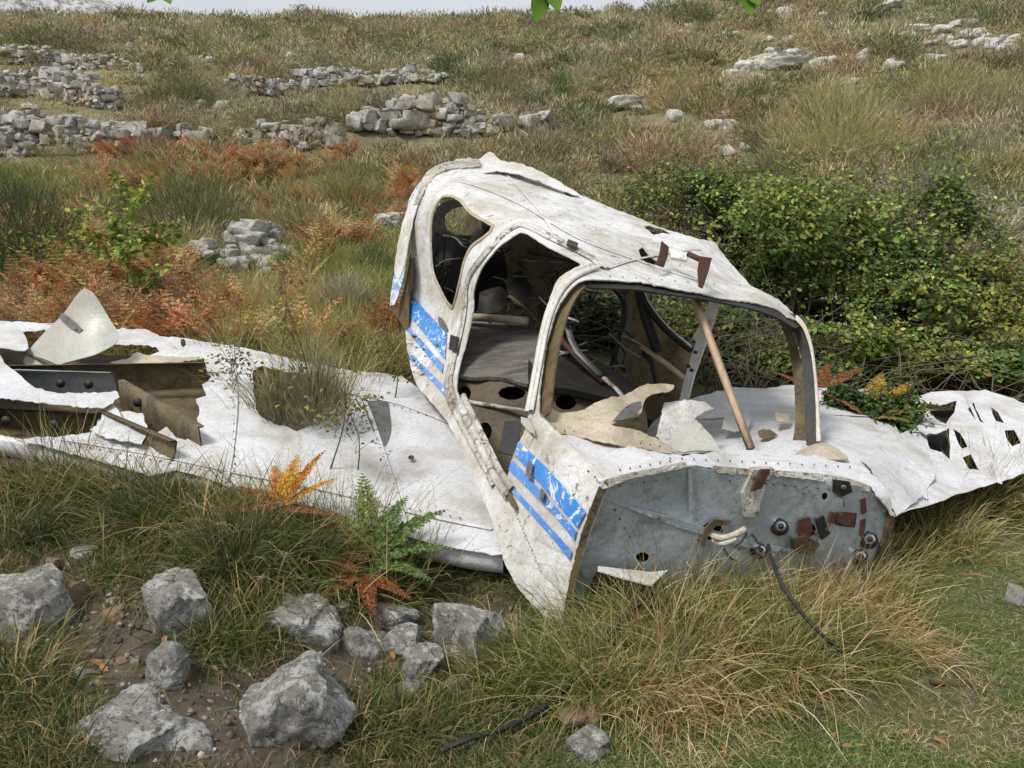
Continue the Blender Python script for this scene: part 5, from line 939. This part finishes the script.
def grassclump(px, py, n, L, col, tip, label, Z=None, spread=.08, lean=.45, wd=.0045, droop=.7, seed=1, name='grass_tussock', group=None, cat='grass tussock'):
    n_ = max(len(col), len(tip)); col = _pad(col, n_); tip = _pad(tip, n_)
    if Z: p = W(px, py, Z)
    else: p, Z = G(px, py)
    o = rng.normal(0, 1, (n, 2)) * spread; a = rng.uniform(0, 6.28, n); t = np.abs(rng.normal(0, lean, n)); d = np.stack([np.cos(a) * t + o[:, 0] * 2.5, np.sin(a) * t + o[:, 1] * 2.5, np.ones(n)], 1)
    ci = rng.integers(len(col), size=n); c = np.array(col)[ci] * np.exp(rng.normal(0, .25, (n, 1))); tc = np.array(tip)[ci] * np.exp(rng.normal(0, .2, (n, 1)))
    z = (H(p.x + o[:, 0], p.y + o[:, 1]) - p.z) * (0 if Z and abs(p.z - float(H(p.x, p.y))) > .05 else 1)
    v = blades(np.stack([o[:, 0], o[:, 1], z - .01], 1), d, L * rng.uniform(.4, 1.15, n), wd * rng.uniform(.6, 1.3, n), rng.uniform(.1, 1, n) * droop, np.clip(c, .004, .8), 5, np.clip(tc, .004, .8))
    ob = mesh_tris(name, *v[:2], v[2], None, M['grass']); ob.location = p; return tag(ob, label, cat, group)
Gn = [(.085, .125, .03), (.14, .18, .04), (.06, .085, .025)]; Gt = [(.19, .24, .05), (.34, .34, .10), (.13, .17, .05)]
Dn = [(.36, .25, .11), (.50, .38, .19), (.28, .15, .07), (.14, .17, .04)]; Dt = [(.60, .46, .25), (.74, .61, .37), (.42, .27, .14), (.34, .34, .10)]
grassclump(275, 405, 260, .42, Dn + Gn, Dt + Gt, 'straw grass standing in the left part of the wing hole', Z=3.75, spread=.07, lean=.3, wd=.003)
grassclump(330, 400, 220, .40, Dn + Gn, Dt + Gt, 'straw grass standing in the right part of the wing hole', Z=3.8, spread=.07, lean=.3, wd=.003)
# dry and green tussocks at the nose
nose = [(590, 690, Gn, Gt, .34, 'green tussock at the tip of the side skin'), (612, 650, Gn, Gt, .34, 'green tussock under the lower lip of the firewall'), (552, 690, Gn, Gt, .22, 'green tussock left of the nose tip'), (640, 690, Dn, Dt, .32, 'straw tussock in front of the lower foot'), (605, 695, Dn, Dt, .26, 'straw and green tussock above the flat tan stone'),
        (680, 670, Dn, Dt, .44, 'tall straw tussock under the white hose'), (700, 640, Gn, Gt, .42, 'tall green tussock hiding the middle of the firewall foot'), (735, 680, Dn, Gt, .34, 'broad straw tussock left of the dangling cable'), (760, 650, Gn, Gt, .38, 'green tussock beside the dangling cable'), (785, 675, Dn, Dt, .32, 'straw tussock under the dangling cable'),
        (800, 640, Dn, Dt, .36, 'pale straw tussock right of the dangling cable'), (830, 615, Dn, Dt, .36, 'straw tussock below the rusty cover'), (860, 635, Dn, Dt, .28, 'arching dry tussock under the pair of round fittings'), (885, 620, Gn, Gt, .28, 'green and yellow tussock at the right foot of the firewall'), (890, 650, Dn, Dt, .20, 'outermost straw tussock on the right of the nose'),
        (840, 665, Gn, Gt, .28, 'small green tussock at the end of the dangling cable'), (720, 700, Dn, Dt, .18, 'low flattened straw tussock at the bottom middle'), (660, 705, Dn, Dt, .18, 'low straw tussock behind the small reddish stone'), (640, 655, Gn, Dt, .38, 'mixed tussock right of the lower foot'), (765, 610, Gn, Dt, .34, 'tussock rising before the bracket on the firewall'), (720, 615, Gn, Dt, .36, 'tussock under the white hose opening')]
nose += [(650, 612, Dn, Dt, .46, 'tall straw tussock hard against the firewall left of the hose'), (690, 605, Gn, Dt, .48, 'tallest green and straw tussock against the firewall'), (735, 602, Dn, Dt, .42, 'tall straw tussock against the firewall under the hose'), (790, 600, Dn, Dt, .38, 'tall straw tussock against the firewall right of the dangling cable'), (830, 592, Gn, Dt, .34, 'mixed tussock against the firewall under the rusty cover'), (860, 590, Dn, Dt, .32, 'straw tussock against the right corner of the firewall')]
for k, (x, y, c, t, L, l) in enumerate(nose): grassclump(x, y, 800, L, c, t, l, spread=.075, lean=.42 if c is Gn else .6, droop=.9)
Bn = [(.06, .09, .022), (.09, .12, .028), (.04, .06, .018), (.16, .11, .055)]; Bt = [(.13, .17, .04), (.24, .25, .08), (.09, .12, .035), (.34, .25, .13)]
# tussocks on the left bank
bank = [(25, 500, .34), (70, 497, .34), (118, 500, .32), (165, 512, .30), (20, 540, .28), (205, 530, .32), (140, 540, .26), (245, 550, .34), (285, 560, .32), (225, 575, .28), (330, 575, .32), (370, 590, .28), (300, 590, .18), (250, 605, .18), (412, 582, .22), (345, 600, .14), (12, 672, .20), (15, 715, .18), (345, 735, .14), (400, 735, .18), (425, 722, .14), (250, 640, .14), (215, 648, .16), (60, 745, .12), (470, 722, .16), (505, 695, .22), (520, 665, .26), (120, 575, .14)]
bl = ['at the left edge under the wing', 'second from the left edge under the wing', 'under the front bay of the wing', 'below the jagged notch in the wing edge', 'at the left edge above the rounded boulder', 'in front of the scalloped wing edge', 'above the tilted boulder, on the bank', 'below the middle of the wing', 'under the orange fern', 'above and right of the tilted boulder', 'left of the rusty fern', 'below the rusty fern', 'just behind the knobbly grey stone', 'left of the knobbly grey stone', 'under the wing root in deep shade', 'behind the small rounded stone', 'under the rounded boulder at the left edge', 'low at the left edge below the boulder', 'at the right foot of the largest boulder', 'right of the largest boulder, on the path side', 'in front of the slanting stone', 'between the tilted boulder and the largest one', 'touching the right side of the tilted boulder', 'in the bottom left corner', 'in front of the lichen boulder', 'between the lichen boulder and the nose', 'tight against the nose tip on its left', 'tiny, on the soil under the bank']
for (x, y, L), l in zip(bank, bl): grassclump(x, y, 520, L, Bn if (x + y) % 3 else Bn + Dn[:1], Bt if (x + y) % 3 else Bt + Dt[:1], 'dark green grass tussock ' + l, spread=.075, lean=.55, droop=1.0)
# right edge tussocks in front of the left wing
for k, (x, y, L, l) in enumerate([(925, 528, .32, 'next to the wing root'), (965, 512, .46, 'before the middle tear of the left wing'), (1003, 506, .50, 'before the outer tear of the left wing'), (1040, 512, .4, 'past the right edge'), (940, 545, .24, 'lowest, on the lawn side'), (890, 560, .22, 'against the firewall edge')]): grassclump(x, y, 1500, L, Gn + Dn, Gt + Dt, 'green and straw tussock under the left wing, ' + l, spread=.09, lean=.45, droop=.7)
# lawn, bank undergrowth, litter
n = 110000; px = rng.uniform(380, 1100, n); py = rng.uniform(520, 800, n); v = (py - 384) / FPX; Z = 1.37 / (v * CP + SP); x = (px - 512) / FPX * Z; y = (CP - v * SP) * Z; g = fbm(x * 2.3, y * 2.3, 0, 31, 4)
k = (g > -.14) | (rng.random(n) < .25); k &= (px > 560) | (rng.random(n) < .6); x, y, g = x[k], y[k], g[k]; m_ = len(x); z = H(x, y)
c = np.where((rng.random(m_) < .74)[:, None], np.array((.13, .19, .055)), np.array((.33, .29, .13))); c = np.where((g < -.02)[:, None] & (rng.random(m_) < .5)[:, None], np.array((.42, .32, .18)), c) * np.exp(rng.normal(0, .3, (m_, 1)))
a = rng.uniform(0, 6.28, m_); t = rng.uniform(.2, 1.6, m_); d = np.stack([np.cos(a) * t, np.sin(a) * t, np.ones(m_)], 1)
cover('lawn', [blades(np.stack([x, y, z - .003], 1), d, rng.uniform(.018, .055, m_), rng.uniform(.0018, .0035, m_), rng.uniform(.1, .8, m_), c, 2, c * 1.2)], 'short worn grass of the path', 'grass', mat='grass', kind='stuff')
FR_ = [(34, 606, 90, 72), (180, 607, 76, 62), (163, 668, 46, 58), (288, 706, 142, 104), (150, 732, 146, 60), (306, 628, 86, 48), (358, 646, 42, 36), (468, 632, 74, 74), (392, 620, 54, 30), (402, 645, 42, 30), (418, 668, 36, 44), (590, 750, 48, 36), (583, 721, 50, 24)]
n = 3000; px = rng.uniform(-40, 560, n); py = rng.uniform(470, 790, n); x = []; y = []
for a, b_ in zip(px, py):
    if b_ > 585 and a < 520 and rng.random() < .3: continue
    if 70 < a < 215 and 575 < b_ < 720 and rng.random() < .93: continue
    if 130 < a < 250 and 640 < b_ < 730 and rng.random() < .9: continue
    if any(abs(a - q[0]) < q[2] * .5 and -q[3] * .3 < b_ - q[1] < q[3] * .75 for q in FR_): continue
    p, Z = G(a, b_)
    if Z < 3.9: x.append(p.x); y.append(p.y)
x = np.array(x); y = np.array(y); m_ = len(x); c = np.where((rng.random(m_) < .65)[:, None], np.array((.075, .10, .032)), np.array((.28, .21, .11)))
cover('bank_grass', [tufts(x, y, 30, rng.uniform(.04, .12, m_), c * .8, c * 1.4, .035, .6, .0028, .8, 3)], 'low rough grass on the bank', 'grass', kind='stuff')
# grey-green undergrowth on the bank
for a in [(150, 500, 3.25, .16, .16, 'heathery grey green shrub on the bank under the wing'), (235, 545, 3.0, .2, .17, 'grey green heath shrub below the scalloped wing edge'), (300, 540, 3.05, .16, .14, 'small heath shrub under the orange fern'), (60, 515, 3.1, .14, .12, 'small heath shrub on the left bank')]:
    p, Z = G(a[0], a[1] + 20); o = clump(a[0], a[1], a[2], a[3], a[4], (.085, .10, .05), 1500, a[5]); o.location = (p.x, p.y, p.z)
for k, (px, py, Zc, n_, L, l) in enumerate([(262, 500, 3.15, 160, .34, 'thin straw grass standing before the scalloped wing edge'), (300, 520, 3.08, 180, .40, 'tall thin grass in front of the orange fern'), (345, 535, 3.0, 160, .42, 'tall thin grass left of the green fern'), (400, 560, 2.9, 150, .36, 'thin grass right of the green fern'), (225, 350, 4.55, 160, .34, 'thin grass rising over the wing trailing edge'), (300, 372, 4.5, 240, .46, 'tall yellow grass behind the wing hole'), (355, 378, 4.5, 220, .42, 'tall yellow grass between wing hole and cabin'), (120, 478, 3.2, 150, .34, 'thin tall grass before the jagged wing edge'), (60, 465, 3.25, 150, .32, 'thin tall grass before the front wing bay')]):
    grassclump(px, py, n_, L, Gn + Dn, Gt + Dt, l, Z=Zc, spread=.09, lean=.28, wd=.0032, droop=.5)
for k, (px, py, Zc, hgt_, l) in enumerate([(330, 470, 3.35, .42, 'leafy red-stemmed weed rising before the wing hole'), (395, 400, 4.2, .34, 'low leafy weed at the wing root by the cabin'), (280, 360, 4.6, .60, 'tall leafy weed behind the wing hole'), (230, 400, 3.9, .2, 'small weed at the left rim of the wing hole')]):
    sapling(px, py, Zc, hgt_, l, 30 + k, 150, .024, ((.12, .16, .04), (.22, .20, .06), (.16, .10, .05)), .26, name='weed', sr=.35)
# ferns
def fern(px, py, Z, fr, label, ground=True, cat='fern'):
    p = W(px, py, Z); root = empty('fern', p); tag(root, label, cat)
    for az, L, tilt, droop, col in fr:
        v = fern_np(0, 0, 0, az, L, col, 20, tilt, droop); mesh_tris('frond', *v[:2], v[2], root, M['leaf'])
gr = (.15, .22, .065); orr = (.55, .24, .04); ru = (.33, .13, .05)
fern(372, 560, 2.85, [(.4, .34, .9, .6, gr), (-.1, .30, .6, .7, gr), (-.6, .24, .3, .6, gr), (1.9, .36, 1.3, .35, (.2, .24, .07)), (2.6, .28, 1.0, .5, (.22, .17, .06)), (.9, .3, 1.2, .5, gr), (3.4, .2, .5, .6, ru)], 'green fern with long fronds in front of the wing root')
fern(282, 508, 2.93, [(.5, .26, 1.15, .25, orr), (.1, .22, .8, .4, (.62, .34, .05)), (2.6, .22, .5, .5, ru), (2.0, .2, 1.0, .4, orr), (3.3, .24, .25, .4, ru), (-.4, .18, .3, .5, ru), (1.2, .22, 1.3, .3, (.65, .38, .06))], 'bright orange fern against the white wing edge')
fern(362, 575, 2.75, [(3.3, .22, .25, .7, ru), (-.4, .16, .1, .8, ru), (3.9, .2, .15, .8, (.45, .18, .05)), (-1.2, .16, .1, .8, ru), (2.8, .2, .6, .5, ru)], 'rusty brown fern hanging below the green fern')
fern(868, 418, 4.3, [(.3, .36, .9, .45, (.50, .32, .05)), (-.2, .3, .5, .5, (.45, .30, .05)), (.9, .34, 1.1, .4, (.40, .28, .06)), (2.8, .26, .8, .4, (.34, .15, .05)), (-.9, .2, .4, .5, (.25, .22, .05))], 'yellow orange fern above the left wing')
fern(815, 392, 4.9, [(.3, .36, .6, .3, ru), (2.9, .3, .7, .4, ru), (.9, .3, .8, .4, ru)], 'rusty fern behind the front pillar')
fern(560, 395, 0, [], 'x') if False else None
# leafy branch hanging into the top of the picture
def hanging(pxs, label, seed, Z=1.25):
    r = np.random.default_rng(seed); c0 = W(pxs[0][0], -60, Z); root = empty('leafy_branch', c0); tag(root, label, 'branch')
    mesh_tris('twig', *tube(None, [Vector((-.35, 0, .03)), Vector((0, 0, 0)), Vector((.35, .02, .02))], .005, None, None, 6), None, root, M['wood'])
    for (x, y, L, ang) in pxs:
        tip = W(x, y, Z) - c0; n = 10; t = np.linspace(0, 1, n); hw = L * .27 * np.sin(np.pi * t ** .8) ** .9; dr = Vector((math.sin(ang), 0, -math.cos(ang))); sd_ = Vector((math.cos(ang), .35, math.sin(ang))); b0 = tip - dr * L; V = []
        for i in range(n): p = b0 + dr * (L * t[i]) + Vector((0, -.02 * t[i] ** 2, 0)); V += [p - sd_ * hw[i] + Vector((0, -hw[i] * .3, 0)), p, p + sd_ * hw[i] + Vector((0, -hw[i] * .3, 0))]
        F = []
        for i in range(n - 1):
            for j in (0, 1): a = i * 3 + j; F += [(a, a + 1, a + 4), (a, a + 4, a + 3)]
        lf = mesh_tris('leaf', np.array([tuple(v) for v in V]), np.array(F), np.repeat([[.13, .24, .03]], len(V), 0), root, M['leaf'], True)
        mesh_tris('leaf_stalk', *tube(None, [b0, b0 + Vector((0, .0, .03)), Vector((b0.x * .9, 0, .005))], .0015, None, None, 5), None, root, M['wood'])
hanging([(535, 26, .055, -.25), (558, 16, .05, .25), (545, 4, .05, 0)], 'green leaf pair hanging at the top edge in the middle', 1)
hanging([(748, 20, .05, .1), (733, 8, .045, -.5), (757, 10, .045, .5), (716, 4, .04, -.9)], 'green leaf cluster hanging at the top edge right of centre', 2)
hanging([(153, 7, .04, -.4), (176, 8, .045, .5)], 'two green leaf tips hanging at the top edge on the left', 3)
# fallen leaves
LV = [(357, 513, 1), (140, 482, 1), (505, 745, 0), (740, 588, 1), (778, 710, 1), (838, 708, 0), (870, 632, 0), (985, 622, 0), (130, 712, 0), (118, 590, 0), (95, 720, 0), (78, 700, 0), (60, 650, 0), (235, 690, 0), (240, 702, 0), (300, 690, 0), (118, 668, 1), (104, 672, 0), (940, 745, 0), (845, 690, 0), (905, 735, 0), (965, 700, 0), (760, 745, 0), (690, 752, 0), (520, 708, 1), (480, 735, 0), (405, 752, 1), (520, 760, 0), (205, 590, 0), (990, 660, 0), (60, 735, 0), (190, 680, 0), (215, 672, 0), (720, 730, 0), (880, 756, 0), (655, 700, 0)]
LV += [(float(rng.uniform(40, 560)), float(rng.uniform(560, 765)), 0) for _ in range(45)] + [(float(rng.uniform(560, 1020)), float(rng.uniform(700, 765)), 0) for _ in range(20)]
for k, (x, y, yl) in enumerate(LV):
    p, Z = G(x, y); v = leaves(np.array([[0, 0, .012]]), np.array([[rng.normal(0, .3), -.4, 1.]]), np.array([rng.uniform(.018, .04)]), np.array([(.60, .40, .04) if yl else (.42, .22, .09)]), .45, .15)
    o = mesh_tris('fallen_leaf', *v[:2], v[2], None, M['leaf']); o.location = p
    tag(o, 'small bright yellow fallen leaf on the ground' if yl else 'small dry tan fallen leaf on the ground', 'leaf', 'yellow fallen leaves' if yl else 'tan fallen leaves')
# crumbs of soil and gravel
n = 6500; px = np.where(rng.random(n) < .6, rng.uniform(60, 260, n), rng.uniform(0, 520, n)); py = rng.uniform(540, 768, n); parts = []; V0, F0 = ICO2[0][:0], None
_bm = bmesh.new(); bmesh.ops.create_icosphere(_bm, subdivisions=1, radius=1); T0 = (np.array([tuple(v.co) for v in _bm.verts]), np.array([[v.index for v in f.verts] for f in _bm.faces])); _bm.free(); Vs = []; Cs = []
for a, b_ in zip(px, py):
    p, Z = G(a, b_)
    if Z > 3.4: continue
    s = .002 + .010 * rng.random() ** 3; Vs.append(T0[0] * rng.uniform(.4, 1.3, 3) * s + rng.normal(0, s * .22, T0[0].shape) + np.array(p) + [0, 0, s * .3]); Cs.append(np.repeat(np.array([[(.13, .10, .075), (.24, .19, .14), (.07, .055, .042), (.46, .43, .37)][rng.choice(4, p=[.4, .25, .25, .1])]]), len(T0[0]), 0))
k = len(Vs); F = (np.arange(k) * len(T0[0]))[:, None, None] + T0[1][None]; tag(mesh_tris('gravel', np.vstack(Vs), F.reshape(-1, 3), np.vstack(Cs), None, M['twig']), 'crumbs of brown soil and small gravel', 'gravel', kind='stuff')
